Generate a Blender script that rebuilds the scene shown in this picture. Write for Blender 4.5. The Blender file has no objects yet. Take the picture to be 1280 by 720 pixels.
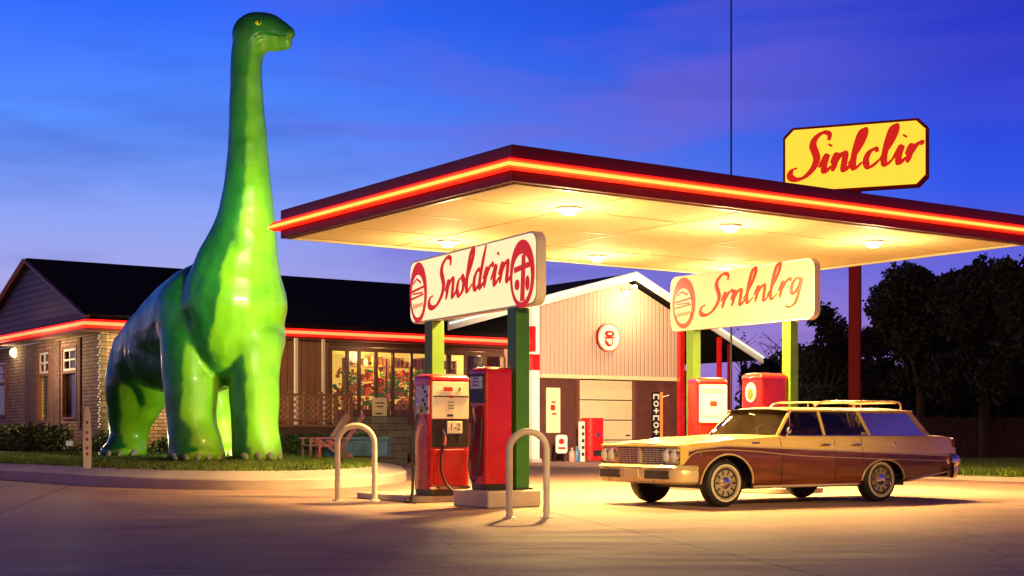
import bpy, bmesh, math, random
from mathutils import Vector, Matrix, noise
random.seed(7)
PI = math.pi
sc = bpy.context.scene
COL = sc.collection
F, HZ, CH = 1800.0, 540.0, 1.05          # focal length in photo pixels, horizon row, camera height
TH = math.radians(34.9)                  # heading of the station's long axis
UR = Vector((math.cos(TH), math.sin(TH), 0)); UL = Vector((-math.sin(TH), math.cos(TH), 0))

def P(px, py, Y):
    return Vector(((px-640)/F*Y, Y, CH+(HZ-py)/F*Y))
def G(px, py, z=0.0):
    Y = (CH-z)*F/(py-HZ); return Vector(((px-640)/F*Y, Y, z))
def L(v):
    v /= 255.0
    return v/12.92 if v <= .04045 else ((v+.055)/1.055)**2.4
def C(r, g, b): return (L(r), L(g), L(b), 1)

# ------------------------------------------------------------------ materials
def mat(name, col, rough=.5, metal=0, emit=None, es=0, var=0, vs=4, bump=0, bs=20, coat=0, spec=.5, stretch=None):
    m = bpy.data.materials.new(name); m.use_nodes = True
    nt = m.node_tree; b = nt.nodes['Principled BSDF']
    col = tuple(col)[:3]+(1,)
    b.inputs['Base Color'].default_value = col
    b.inputs['Roughness'].default_value = rough; b.inputs['Metallic'].default_value = metal
    b.inputs['Specular IOR Level'].default_value = spec
    if coat: b.inputs['Coat Weight'].default_value = coat; b.inputs['Coat Roughness'].default_value = .06
    if emit: b.inputs['Emission Color'].default_value = tuple(emit)[:3]+(1,); b.inputs['Emission Strength'].default_value = es
    tc = None
    if var or bump:
        tc = nt.nodes.new('ShaderNodeTexCoord'); mp = nt.nodes.new('ShaderNodeMapping')
        nt.links.new(tc.outputs['Object'], mp.inputs[0])
        if stretch: mp.inputs['Scale'].default_value = stretch
    if var:
        n = nt.nodes.new('ShaderNodeTexNoise'); n.inputs['Scale'].default_value = vs; n.inputs['Detail'].default_value = 6
        nt.links.new(mp.outputs[0], n.inputs[0])
        r = nt.nodes.new('ShaderNodeValToRGB')
        r.color_ramp.elements[0].position = .3; r.color_ramp.elements[1].position = .7
        r.color_ramp.elements[0].color = tuple(c*(1-var) for c in col[:3])+(1,)
        r.color_ramp.elements[1].color = tuple(min(1, c*(1+var)) for c in col[:3])+(1,)
        nt.links.new(n.outputs[0], r.inputs[0]); nt.links.new(r.outputs[0], b.inputs['Base Color'])
        mr = nt.nodes.new('ShaderNodeMapRange'); mr.inputs[3].default_value = max(0, rough-.08); mr.inputs[4].default_value = min(1, rough+.12)
        nt.links.new(n.outputs[0], mr.inputs[0]); nt.links.new(mr.outputs[0], b.inputs['Roughness'])
    if bump:
        n2 = nt.nodes.new('ShaderNodeTexNoise'); n2.inputs['Scale'].default_value = bs; n2.inputs['Detail'].default_value = 8
        nt.links.new(mp.outputs[0], n2.inputs[0])
        bp = nt.nodes.new('ShaderNodeBump'); bp.inputs['Strength'].default_value = bump; bp.inputs['Distance'].default_value = .02
        nt.links.new(n2.outputs[0], bp.inputs['Height']); nt.links.new(bp.outputs[0], b.inputs['Normal'])
    return m

def brick_mat(name, c1, c2, mortar, sx=1.0):
    m = mat(name, c1, .8); nt = m.node_tree; b = nt.nodes['Principled BSDF']
    tc = nt.nodes.new('ShaderNodeTexCoord'); s = nt.nodes.new('ShaderNodeSeparateXYZ'); a = nt.nodes.new('ShaderNodeMath'); a.operation = 'ADD'
    cb = nt.nodes.new('ShaderNodeCombineXYZ'); br = nt.nodes.new('ShaderNodeTexBrick')
    nt.links.new(tc.outputs['Object'], s.inputs[0]); nt.links.new(s.outputs[0], a.inputs[0]); nt.links.new(s.outputs[1], a.inputs[1])
    nt.links.new(a.outputs[0], cb.inputs[0]); nt.links.new(s.outputs[2], cb.inputs[1]); nt.links.new(cb.outputs[0], br.inputs[0])
    br.inputs['Color1'].default_value = c1; br.inputs['Color2'].default_value = c2; br.inputs['Mortar'].default_value = mortar
    br.inputs['Scale'].default_value = 1; br.inputs['Brick Width'].default_value = .30*sx; br.inputs['Row Height'].default_value = .11*sx
    br.inputs['Mortar Size'].default_value = .014
    n = nt.nodes.new('ShaderNodeTexNoise'); n.inputs['Scale'].default_value = 2.5; n.inputs['Detail'].default_value = 8
    nt.links.new(cb.outputs[0], n.inputs[0])
    mx = nt.nodes.new('ShaderNodeMix'); mx.data_type = 'RGBA'; mx.blend_type = 'MULTIPLY'; mx.inputs[0].default_value = .6
    nt.links.new(br.outputs[0], mx.inputs[6]); nt.links.new(n.outputs[0], mx.inputs[7]); nt.links.new(mx.outputs[2], b.inputs['Base Color'])
    bp = nt.nodes.new('ShaderNodeBump'); bp.inputs['Strength'].default_value = .7; bp.inputs['Distance'].default_value = .015; bp.invert = True
    nt.links.new(br.outputs[1], bp.inputs['Height']); nt.links.new(bp.outputs[0], b.inputs['Normal'])
    return m

def siding_mat(name, col, freq, amp=.5, axis='x', dk=.55):
    m = mat(name, col, .55); nt = m.node_tree; b = nt.nodes['Principled BSDF']
    tc = nt.nodes.new('ShaderNodeTexCoord'); s = nt.nodes.new('ShaderNodeSeparateXYZ')
    nt.links.new(tc.outputs['Object'], s.inputs[0])
    mu = nt.nodes.new('ShaderNodeMath'); mu.operation = 'MULTIPLY'; mu.inputs[1].default_value = freq
    nt.links.new(s.outputs[{'x': 0, 'y': 1, 'z': 2}[axis]], mu.inputs[0])
    fr = nt.nodes.new('ShaderNodeMath'); fr.operation = 'PINGPONG'; fr.inputs[1].default_value = .5
    nt.links.new(mu.outputs[0], fr.inputs[0])
    rp = nt.nodes.new('ShaderNodeValToRGB'); rp.color_ramp.elements[0].position = .03; rp.color_ramp.elements[1].position = .16
    nt.links.new(fr.outputs[0], rp.inputs[0])
    bp = nt.nodes.new('ShaderNodeBump'); bp.inputs['Strength'].default_value = amp; bp.inputs['Distance'].default_value = .03
    nt.links.new(rp.outputs[0], bp.inputs['Height']); nt.links.new(bp.outputs[0], b.inputs['Normal'])
    mx = nt.nodes.new('ShaderNodeMix'); mx.data_type = 'RGBA'
    mx.inputs[6].default_value = tuple(c*dk for c in col[:3])+(1,); mx.inputs[7].default_value = tuple(col[:3])+(1,)
    nt.links.new(rp.outputs[0], mx.inputs[0]); nt.links.new(mx.outputs[2], b.inputs['Base Color'])
    return m

def emi(name, col, s=1.0): return mat(name, (.02, .02, .02), .6, emit=col, es=s)

def glass_mat(name, tint, rough=.03, trans=.5):
    m = bpy.data.materials.new(name); m.use_nodes = True; nt = m.node_tree; nt.nodes.clear()
    o = nt.nodes.new('ShaderNodeOutputMaterial'); g = nt.nodes.new('ShaderNodeBsdfGlossy'); t = nt.nodes.new('ShaderNodeBsdfTransparent')
    g.inputs['Roughness'].default_value = rough; g.inputs['Color'].default_value = (.9, .9, .95, 1); t.inputs['Color'].default_value = tint
    mx = nt.nodes.new('ShaderNodeMixShader'); fr = nt.nodes.new('ShaderNodeFresnel'); fr.inputs[0].default_value = 1.5
    ad = nt.nodes.new('ShaderNodeMath'); ad.operation = 'ADD'; ad.inputs[1].default_value = trans*.1; ad.use_clamp = True
    nt.links.new(fr.outputs[0], ad.inputs[0]); nt.links.new(ad.outputs[0], mx.inputs[0])
    nt.links.new(t.outputs[0], mx.inputs[1]); nt.links.new(g.outputs[0], mx.inputs[2]); nt.links.new(mx.outputs[0], o.inputs[0])
    return m

M = {}
M['cream'] = mat('cream_enamel', (.72, .62, .36), .35, var=.08, vs=3, bump=.05)
M['soffit'] = mat('soffit_paint', (.72, .58, .27), .75, var=.07, vs=.5, bump=.05, bs=3)
M['white'] = mat('white_paint', (.75, .73, .66), .5, var=.06, vs=3)
M['offwhite'] = mat('aged_white_steel', (.80, .77, .64), .4, var=.08, vs=5, bump=.08)
M['red'] = mat('red_enamel', (.50, .012, .012), .25, var=.12, vs=2.5, coat=.6)
M['dred'] = mat('deep_red_enamel', (.20, .005, .006), .6, var=.12, vs=3, spec=.2)
M['fascia'] = mat('maroon_fascia', (.09, .003, .006), .55, var=.15, vs=1.2, bump=.05, bs=3)
M['black'] = mat('black_rubber', (.012, .011, .011), .45, var=.2, vs=12)
M['dark'] = mat('dark_metal', (.03, .027, .027), .45, metal=.3)
M['green'] = mat('green_steel', (.085, .18, .014), .45, var=.14, vs=3, bump=.06)
M['dgreen'] = mat('deep_green_steel', (.035, .17, .02), .4, var=.14, vs=3, bump=.06)
M['chrome'] = mat('chrome', (.85, .82, .74), .12, metal=1, var=.03, vs=8)
M['concrete'] = mat('cast_concrete', (.46, .40, .36), .75, var=.14, vs=3, bump=.25, bs=14)
M['roof'] = mat('dark_roof_shingle', (.008, .007, .008), .95, spec=.08, var=.4, vs=12, bump=.5, bs=25)
M['neon'] = emi('neon_tube', (1.0, .40, .06), 2.2)
M['neon2'] = emi('neon_tube_shopfront', (1.0, .17, .05), 3.0)
M['neonhalo'] = emi('red_neon_halo', (1.0, .006, .002), 3.0)  # glow colour for the halo modelled round the neon tubes
M['bulb'] = emi('lamp_glow', (1.0, .82, .42), 18)
M['bulb2'] = emi('globe_glow', (1.0, .78, .32), 3)
M['signred'] = mat('sign_red', (.45, .01, .008), .5, emit=(.50, .012, .006), es=1.0)
M['signface'] = mat('backlit_cream_face', (.5, .45, .3), .3, emit=(1.0, .86, .40), es=.98, var=.05, vs=1.2)
M['signface2'] = mat('backlit_yellow_cream_face', (.16, .13, .05), .4, emit=(1.0, .78, .27), es=.86, var=.05, vs=1.2)
M['signyellow'] = mat('backlit_yellow_face', (.5, .4, .05), .3, emit=(1.0, .74, .05), es=.95)
M['brick'] = brick_mat('pale_brick', (.62, .46, .30, 1), (.40, .28, .18, 1), (.13, .09, .06, 1))
M['stone'] = brick_mat('rough_stone', (.30, .26, .20, 1), (.20, .17, .13, 1), (.10, .09, .07, 1), 2)
M['siding'] = siding_mat('corrugated_siding', (.49, .36, .28), 5.2, .6, 'x', .74)
M['gable'] = siding_mat('dark_gable_siding', (.035, .016, .035), 5, .4, 'z')
M['brownwall'] = mat('brown_wall', (.085, .028, .02), .6, var=.2, vs=3)
M['woodwall'] = siding_mat('timber_wall', (.22, .09, .035), 4)
M['wood'] = mat('timber', (.24, .10, .05), .6, var=.2, vs=8, stretch=(1, 1, 6))
M['glass'] = glass_mat('window_glass', (.8, .8, .75, 1), .14, .1)
M['pane_dark'] = mat('dark_pane', (.03, .02, .03), .08, spec=.8)
M['soil'] = mat('soil', (.03, .022, .012), .9, var=.3, vs=6)
M['bark'] = mat('bark', (.035, .022, .016), .9, var=.3, vs=8, bump=.5, bs=12)

# ------------------------------------------------------------------ mesh helpers
class MB:
    def __init__(s): s.v = []; s.f = []; s.mi = []
    def add(s, vs, fs, k=0):
        n = len(s.v); s.v += [Vector(v) for v in vs]; s.f += [tuple(i+n for i in f) for f in fs]; s.mi += [k]*len(fs); return s
    def box(s, x0, x1, y0, y1, z0, z1, k=0):
        return s.add([(x0, y0, z0), (x1, y0, z0), (x1, y1, z0), (x0, y1, z0), (x0, y0, z1), (x1, y0, z1), (x1, y1, z1), (x0, y1, z1)],
                     [(0, 3, 2, 1), (4, 5, 6, 7), (0, 1, 5, 4), (1, 2, 6, 5), (2, 3, 7, 6), (3, 0, 4, 7)], k)
    def bar(s, a, b, w, h, k=0, up=Vector((0, 0, 1))):
        a, b = Vector(a), Vector(b); d = (b-a).normalized()
        x = d.cross(up); x = x.normalized() if x.length > 1e-4 else Vector((1, 0, 0)); y = x.cross(d).normalized()
        vs = [p+x*i*w/2+y*j*h/2 for p in (a, b) for i, j in ((-1, -1), (1, -1), (1, 1), (-1, 1))]
        return s.add(vs, [(0, 1, 2, 3)[::-1], (4, 5, 6, 7), (0, 1, 5, 4), (1, 2, 6, 5), (2, 3, 7, 6), (3, 0, 4, 7)], k)
    def prism(s, poly, z0, z1, k=0):          # poly of (x, y)
        n = len(poly)
        return s.add([(p[0], p[1], z0) for p in poly]+[(p[0], p[1], z1) for p in poly],
                     [tuple(range(n))[::-1], tuple(range(n, 2*n))]+[(i, (i+1) % n, n+(i+1) % n, n+i) for i in range(n)], k)
    def slab(s, poly, y0, y1, k=0):           # poly of (x, z), extruded along y
        n = len(poly)
        return s.add([(p[0], y0, p[1]) for p in poly]+[(p[0], y1, p[1]) for p in poly],
                     [tuple(range(n)), tuple(range(n, 2*n))[::-1]]+[((i+1) % n, i, n+i, n+(i+1) % n) for i in range(n)], k)
    def tube(s, pts, r, seg=10, k=0, cap=True, ref=None, flat=None):
        pts = [Vector(p) for p in pts]; n = len(pts)
        rr = r if isinstance(r, (list, tuple)) else [r]*n
        T = [(pts[min(i+1, n-1)]-pts[max(i-1, 0)]).normalized() for i in range(n)]
        x = T[0].orthogonal().normalized() if ref is None else None
        vs = []
        for i in range(n):
            if ref is None:
                x = (x-T[i]*x.dot(T[i])).normalized(); y = T[i].cross(x)
            else:
                y = Vector(ref); x = T[i].cross(y).normalized()
            for j in range(seg):
                a = 2*PI*j/seg; q = rr[i]
                fy = flat if flat is not None else q
                vs.append(pts[i]+x*math.cos(a)*q+y*math.sin(a)*fy)
        fs = [(i*seg+j, i*seg+(j+1) % seg, (i+1)*seg+(j+1) % seg, (i+1)*seg+j) for i in range(n-1) for j in range(seg)]
        if cap: fs += [tuple(range(seg))[::-1], tuple(range((n-1)*seg, n*seg))]
        return s.add(vs, fs, k)
    def lathe(s, prof, seg=24, c=(0, 0, 0), axis='z', k=0):   # prof: (radius, height)
        c = Vector(c); vs = []
        for r, h in prof:
            for j in range(seg):
                a = 2*PI*j/seg; u, v = r*math.cos(a), r*math.sin(a)
                vs.append(c+(Vector((u, v, h)) if axis == 'z' else Vector((u, h, v)) if axis == 'y' else Vector((h, u, v))))
        n = len(prof)
        fs = [(i*seg+j, i*seg+(j+1) % seg, (i+1)*seg+(j+1) % seg, (i+1)*seg+j) for i in range(n-1) for j in range(seg)]
        fs += [tuple(range(seg))[::-1], tuple(range((n-1)*seg, n*seg))]
        return s.add(vs, fs, k)
    def ell(s, c, rx, ry, rz, seg=12, rings=8, k=0):
        c = Vector(c); vs = [c+Vector((0, 0, -rz))]
        for i in range(1, rings):
            p = -PI/2+PI*i/rings
            vs += [c+Vector((rx*math.cos(p)*math.cos(2*PI*j/seg), ry*math.cos(p)*math.sin(2*PI*j/seg), rz*math.sin(p))) for j in range(seg)]
        vs.append(c+Vector((0, 0, rz))); e = len(vs)-1; fs = []
        for j in range(seg):
            fs.append((0, 1+(j+1) % seg, 1+j)); fs.append((e, 1+(rings-2)*seg+j, 1+(rings-2)*seg+(j+1) % seg))
            for i in range(rings-2): fs.append((1+i*seg+j, 1+i*seg+(j+1) % seg, 1+(i+1)*seg+(j+1) % seg, 1+(i+1)*seg+j))
        return s.add(vs, fs, k)
    def grid(s, rows, k=0, flip=False):
        n, m = len(rows), len(rows[0])
        fs = [(i*m+j, i*m+j+1, (i+1)*m+j+1, (i+1)*m+j) for i in range(n-1) for j in range(m-1)]
        if flip: fs = [f[::-1] for f in fs]
        return s.add([p for r in rows for p in r], fs, k)
    def quadpatch(s, c, nrm, w, h, k=0):
        pass
    def xf(s, fn): s.v = [Vector(fn(v)) for v in s.v]; return s
    def build(s, name, ms, parent=None, smooth=False, bevel=0, label=None, kind=None, fix=True, weld=0):
        me = bpy.data.meshes.new(name); me.from_pydata([tuple(v) for v in s.v], [], s.f)
        ms = ms if isinstance(ms, (list, tuple)) else [ms]
        for m in ms: me.materials.append(M[m] if isinstance(m, str) else m)
        if len(ms) > 1: me.polygons.foreach_set('material_index', s.mi)
        if fix:
            bm = bmesh.new(); bm.from_mesh(me)
            if weld: bmesh.ops.remove_doubles(bm, verts=bm.verts, dist=weld)
            bmesh.ops.recalc_face_normals(bm, faces=bm.faces); bm.to_mesh(me); bm.free()
        me.update()
        o = bpy.data.objects.new(name, me); COL.objects.link(o)
        if parent: o.parent = parent
        if smooth:
            me.polygons.foreach_set('use_smooth', [True]*len(me.polygons))
            if smooth != 'all':
                try: me.set_sharp_from_angle(angle=math.radians(38))
                except Exception: pass
        if bevel:
            b = o.modifiers.new('bevel', 'BEVEL'); b.width = bevel; b.segments = 3; b.limit_method = 'ANGLE'; b.angle_limit = math.radians(40)
            me.polygons.foreach_set('use_smooth', [True]*len(me.polygons)); b.harden_normals = True
        if label: o['label'] = label
        if kind: o['kind'] = kind
        return o

def each(mb, name, m, par):      # one part per box of mb
    for i in range(0, len(mb.v), 8):
        q = MB(); q.add(mb.v[i:i+8], [(0, 3, 2, 1), (4, 5, 6, 7), (0, 1, 5, 4), (1, 2, 6, 5), (2, 3, 7, 6), (3, 0, 4, 7)]); q.build(name, m, par)
def tag(o, label, cat, group=None, kind=None):
    o['label'] = label; o['category'] = cat
    if group: o['group'] = group
    if kind: o['kind'] = kind
    return o
def thing(name, label, cat, loc=(0, 0, 0), rz=0, group=None):
    o = bpy.data.objects.new(name, None); COL.objects.link(o); o.empty_display_size = .2
    o.location = loc; o.rotation_euler = (0, 0, rz); return tag(o, label, cat, group)
def dup(o, loc=None, rz=None, label=None, parent=None):
    kids = [c for c in COL.objects if c.parent == o]
    c = o.copy(); COL.objects.link(c)
    if parent: c.parent = parent
    if loc is not None: c.location = loc
    if rz is not None: c.rotation_euler = (0, 0, rz)
    if label: c['label'] = label
    for k in kids: dup(k, parent=c)
    return c
def rrect(x0, x1, z0, z1, r, n=6):
    out = []
    for cx, cz, a0 in ((x1-r, z0+r, -90), (x1-r, z1-r, 0), (x0+r, z1-r, 90), (x0+r, z0+r, 180)):
        for i in range(n+1):
            a = math.radians(a0+90*i/n); out.append((cx+r*math.cos(a), cz+r*math.sin(a)))
    return out
def disc(cx, cz, rx, rz, n=36): return [(cx+rx*math.cos(2*PI*i/n), cz+rz*math.sin(2*PI*i/n)) for i in range(n)]
def spline(pts, n=8):
    pts = [Vector(p) for p in pts]; out = []
    for i in range(len(pts)-1):
        p0 = pts[max(i-1, 0)]; p1 = pts[i]; p2 = pts[i+1]; p3 = pts[min(i+2, len(pts)-1)]
        for j in range(n):
            t = j/n; out.append(.5*((2*p1)+(-p0+p2)*t+(2*p0-5*p1+4*p2-p3)*t*t+(-p0+3*p1-3*p2+p3)*t**3))
    out.append(pts[-1]); return out
def lerp(a, b, t): return a+(b-a)*t
def interp(x, tab):
    if x <= tab[0][0]: return tab[0][1]
    for (a, u), (b, v) in zip(tab, tab[1:]):
        if x <= b: return lerp(u, v, (x-a)/(b-a))
    return tab[-1][1]
def ssinterp(x, tab):
    if x <= tab[0][0]: return tab[0][1]
    for (a, u), (b, v) in zip(tab, tab[1:]):
        if x <= b:
            t = (x-a)/(b-a); return lerp(u, v, t*t*(3-2*t))
    return tab[-1][1]

# ------------------------------------------------------------------ brush lettering
GL = {
 'S': ([[(1.42, 1.75), (1.38, 2.1), (1.05, 2.22), (.72, 1.95), (.66, 1.55), (.85, 1.15), (.98, .75), (.86, .25), (.5, -.15), (.08, -.22), (-.22, .0), (-.18, .32), (.08, .42)]], 1.28),
 'i': ([[(-.12, .3), (.18, .98), (.14, .35), (.24, .02), (.52, .32)], [(.24, 1.42), (.28, 1.52)]], .56),
 'n': ([[(-.1, .45), (.12, .98), (.1, .5), (.04, 0)], [(.06, .25), (.3, .85), (.52, .92), (.56, .5), (.58, .06), (.72, .02), (.92, .32)]], .9),
 'l': ([[(-.12, .3), (.2, .95), (.42, 1.7), (.38, 2.1), (.2, 1.95), (.1, 1.2), (.1, .35), (.24, .0), (.55, .32)]], .66),
 'c': ([[(.55, .78), (.42, .98), (.15, .8), (.06, .38), (.22, .02), (.45, .06), (.72, .34)]], .84),
 'r': ([[(-.1, .45), (.12, .98), (.1, .5), (.04, 0)], [(.08, .35), (.28, .82), (.5, 1.02), (.66, .9)]], .66),
 'o': ([[(.42, .95), (.14, .8), (.06, .35), (.28, .0), (.55, .25), (.56, .7), (.4, .97), (.5, .75), (.78, .8)]], .76),
 'd': ([[(.52, .82), (.3, .97), (.08, .65), (.08, .2), (.28, .0), (.5, .3)], [(.76, 2.1), (.62, 1.3), (.52, .4), (.62, .02), (.88, .32)]], .88),
 'g': ([[(.55, .82), (.32, .97), (.1, .65), (.12, .2), (.3, .08), (.52, .45), (.62, .9), (.58, .2), (.46, -.5), (.15, -.72), (-.15, -.6)]], .8),
}
def letters(mb, text, x0, x1, z0, h, y, slant=.17, weight=.17, rise=0.0, jitter=0.0):
    """brush script between x0 and x1, baseline z0, x-height h; ribbons lie on the plane at y (facing -y)"""
    tot = sum(GL[c][1] for c in text); sx = (x1-x0)/(tot+.25); q = 0; rnd = random.Random(len(text)*7+int(x1*10))
    for n, ch in enumerate(text):
        for st in GL[ch][0]:
            pts = spline([(a, 0, b) for a, b in st], 6)
            pp = []; ww = []
            jz = rnd.uniform(-jitter, jitter)
            for i, p in enumerate(pts):
                X = x0+(q+p.x+.2+p.z*slant)*sx; Z = z0+p.z*h+rise*(X-x0)+jz*h
                pp.append(Vector((X, y, Z)))
            m = len(pp)
            for i in range(m):
                d = (pp[min(i+1, m-1)]-pp[max(i-1, 0)])
                a = math.atan2(d.z, d.x); w = .38+.62*abs(math.sin(a-.35))
                e = min(1, .45+3*min(i, m-1-i)/m)
                ww.append(weight*h*w*e*(1.15 if ch == 'S' else 1))
            mb.tube(pp, ww, 8, ref=(0, 1, 0), flat=.008)
        q += GL[ch][1]
    return mb

# ------------------------------------------------------------------ camera
cd = bpy.data.cameras.new('camera'); cam = bpy.data.objects.new('camera', cd); COL.objects.link(cam)
cam.location = (0, 0, CH); cam.rotation_euler = (PI/2, 0, 0)
cd.sensor_width = 36; cd.lens = F/1280*36; cd.shift_y = (HZ-360)/1280; cd.clip_end = 2000; sc.camera = cam
vs = sc.view_settings; vs.view_transform = 'Standard'; vs.look = 'None'; vs.exposure = 0; vs.gamma = 1
try: vs.use_curve_mapping = False
except Exception: pass
sc.render.film_transparent = False
sc.cycles.max_bounces = 6; sc.cycles.sample_clamp_indirect = 4
try: sc.cycles.use_denoising = True
except Exception: pass

# ------------------------------------------------------------------ dusk sky
w = bpy.data.worlds.new('World'); sc.world = w; w.use_nodes = True
nt = w.node_tree; nt.nodes.clear(); N = nt.nodes.new; LK = nt.links.new
out = N('ShaderNodeOutputWorld'); bg = N('ShaderNodeBackground'); LK(bg.outputs[0], out.inputs[0])
tc = N('ShaderNodeTexCoord'); sp = N('ShaderNodeSeparateXYZ'); LK(tc.outputs['Generated'], sp.inputs[0])
def ramp(stops, src):
    r = N('ShaderNodeValToRGB'); e = r.color_ramp.elements
    while len(e) < len(stops): e.new(.5)
    for k, (p, c) in enumerate(stops): e[k].position = p; e[k].color = c
    LK(src, r.inputs[0]); return r.outputs[0]
def mrange(src, a, b, c=0, d=1):
    m = N('ShaderNodeMapRange'); m.inputs[1].default_value = a; m.inputs[2].default_value = b; m.inputs[3].default_value = c; m.inputs[4].default_value = d
    LK(src, m.inputs[0]); return m.outputs[0]
def mix(f, a, b, mode='MIX'):
    m = N('ShaderNodeMix'); m.data_type = 'RGBA'; m.blend_type = mode
    for s_, i in ((f, 0), (a, 6), (b, 7)):
        if isinstance(s_, (int, float)): m.inputs[i].default_value = s_
        elif isinstance(s_, tuple): m.inputs[i].default_value = s_
        else: LK(s_, m.inputs[i])
    return m.outputs[2]
zz = mrange(sp.outputs[2], 0, .5)
left = ramp([(0, C(200, 165, 205)), (.16, C(176, 168, 224)), (.28, C(140, 162, 244)), (.40, C(86, 142, 254)), (.55, C(34, 104, 254)), (.75, C(20, 60, 180)), (1, C(12, 18, 70))], zz)
right = ramp([(0, C(180, 125, 190)), (.13, C(148, 110, 206)), (.22, C(92, 94, 218)), (.32, C(34, 78, 232)), (.48, C(10, 44, 205)), (.75, C(12, 34, 150)), (1, C(10, 14, 60))], zz)
az = mrange(sp.outputs[0], -.2, .3)
base = mix(az, left, right)
mp = N('ShaderNodeMapping'); mp.inputs['Scale'].default_value = (1.6, 1.6, 7.5); mp.inputs['Rotation'].default_value = (0, .28, 0); mp.inputs['Location'].default_value = (.35, 0, .2)
LK(tc.outputs['Generated'], mp.inputs[0])
nz = N('ShaderNodeTexNoise'); nz.inputs['Scale'].default_value = 1.9; nz.inputs['Detail'].default_value = 5; nz.inputs['Roughness'].default_value = .5; nz.inputs['Distortion'].default_value = .4
LK(mp.outputs[0], nz.inputs[0])
c1 = mrange(nz.outputs[0], .45, .63, 0, .6)
def mul(a, b_):
    m = nt.nodes.new('ShaderNodeMath'); m.operation = 'MULTIPLY'; LK(a, m.inputs[0]); LK(b_, m.inputs[1]); return m.outputs[0]
c1 = mul(mul(c1, mrange(sp.outputs[0], -.22, -.02, .1, 1)), mrange(sp.outputs[0], .10, .26, 1, .3))
base = mix(c1, base, C(118, 92, 205))
mp2 = N('ShaderNodeMapping'); mp2.inputs['Scale'].default_value = (2.2, 2.2, 14); mp2.inputs['Rotation'].default_value = (0, -.35, 0); mp2.inputs['Location'].default_value = (1.2, .5, .6)
LK(tc.outputs['Generated'], mp2.inputs[0])
nz2 = N('ShaderNodeTexNoise'); nz2.inputs['Scale'].default_value = 1.6; nz2.inputs['Detail'].default_value = 6; LK(mp2.outputs[0], nz2.inputs[0])
c2 = mrange(nz2.outputs[0], .52, .70, 0, .36)
base = mix(c2, base, C(30, 58, 172))
# afterglow on the horizon behind the camera
bk = mrange(sp.outputs[1], .1, -.7)
glow = ramp([(0, (.42, .10, .07, 1)), (.5, (.15, .045, .06, 1)), (1, (.04, .022, .05, 1))], mrange(sp.outputs[2], 0, .9))
base = mix(bk, base, glow)
sky = N('ShaderNodeTexSky'); sky.sky_type = 'NISHITA'; sky.sun_disc = False
sky.sun_elevation = math.radians(1); sky.sun_rotation = math.radians(200)
tot = mix(.012, base, sky.outputs[0], 'ADD')
LK(tot, bg.inputs[0]); bg.inputs[1].default_value = 1.0
# the last low light of the set sun, from behind the camera on the left
sd = bpy.data.lights.new('sun', 'SUN'); sd.energy = .04; sd.angle = math.radians(12); sd.color = (1, .55, .6)
so = bpy.data.objects.new('sun', sd); COL.objects.link(so); so.rotation_euler = (math.radians(78), 0, math.radians(-20))

def lamp(name, kind, loc, power, col, parent=None, target=None, **kw):
    d = bpy.data.lights.new(name, kind); d.energy = power; d.color = col
    for k_, v_ in kw.items(): setattr(d, k_, v_)
    o = bpy.data.objects.new(name, d); COL.objects.link(o); o.location = loc
    if parent: o.parent = parent
    if target is not None: o.rotation_euler = (Vector(target)-Vector(loc)).to_track_quat('-Z', 'Y').to_euler()
    return o

# ------------------------------------------------------------------ ground
gm = mat('worn_concrete', (.42, .31, .29), .6, spec=.3); nt = gm.node_tree; b = nt.nodes['Principled BSDF']; N = nt.nodes.new; LK = nt.links.new
tc = N('ShaderNodeTexCoord'); mp = N('ShaderNodeMapping'); LK(tc.outputs['Object'], mp.inputs[0])
mp.inputs['Rotation'].default_value = (0, 0, -TH*.1); mp.inputs['Scale'].default_value = (.45, 1.6, 1)
n1 = N('ShaderNodeTexNoise'); n1.inputs['Scale'].default_value = 1.1; n1.inputs['Detail'].default_value = 9; n1.inputs['Roughness'].default_value = .62; LK(mp.outputs[0], n1.inputs[0])
n2 = N('ShaderNodeTexNoise'); n2.inputs['Scale'].default_value = 38; n2.inputs['Detail'].default_value = 4; LK(tc.outputs['Object'], n2.inputs[0])
r1 = N('ShaderNodeValToRGB'); r1.color_ramp.elements[0].position = .32; r1.color_ramp.elements[1].position = .68
r1.color_ramp.elements[0].color = (.26, .15, .13, 1); r1.color_ramp.elements[1].color = (.46, .30, .24, 1); LK(n1.outputs[0], r1.inputs[0])
mx = N('ShaderNodeMix'); mx.data_type = 'RGBA'; mx.blend_type = 'OVERLAY'; mx.inputs[0].default_value = .35; LK(r1.outputs[0], mx.inputs[6]); LK(n2.outputs[0], mx.inputs[7])
# saw-cut joints every 4.5 m, along the station axes
mj = N('ShaderNodeMapping'); mj.inputs['Rotation'].default_value = (0, 0, -math.radians(12)); mj.inputs['Location'].default_value = (2.6, -.6, 0); LK(tc.outputs['Object'], mj.inputs[0])
sj = N('ShaderNodeSeparateXYZ'); LK(mj.outputs[0], sj.inputs[0])
js = []
for k in (0, 1):
    pp = N('ShaderNodeMath'); pp.operation = 'PINGPONG'; pp.inputs[1].default_value = 2.6+.9*(1-k); LK(sj.outputs[k], pp.inputs[0])
    lt = N('ShaderNodeMath'); lt.operation = 'LESS_THAN'; lt.inputs[1].default_value = .028; LK(pp.outputs[0], lt.inputs[0]); js.append(lt)
mxj = N('ShaderNodeMath'); mxj.operation = 'MAXIMUM'; LK(js[0].outputs[0], mxj.inputs[0]); LK(js[1].outputs[0], mxj.inputs[1])
mj2 = N('ShaderNodeMix'); mj2.data_type = 'RGBA'; LK(mx.outputs[2], mj2.inputs[6]); mj2.inputs[7].default_value = (.11, .075, .07, 1)
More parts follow.
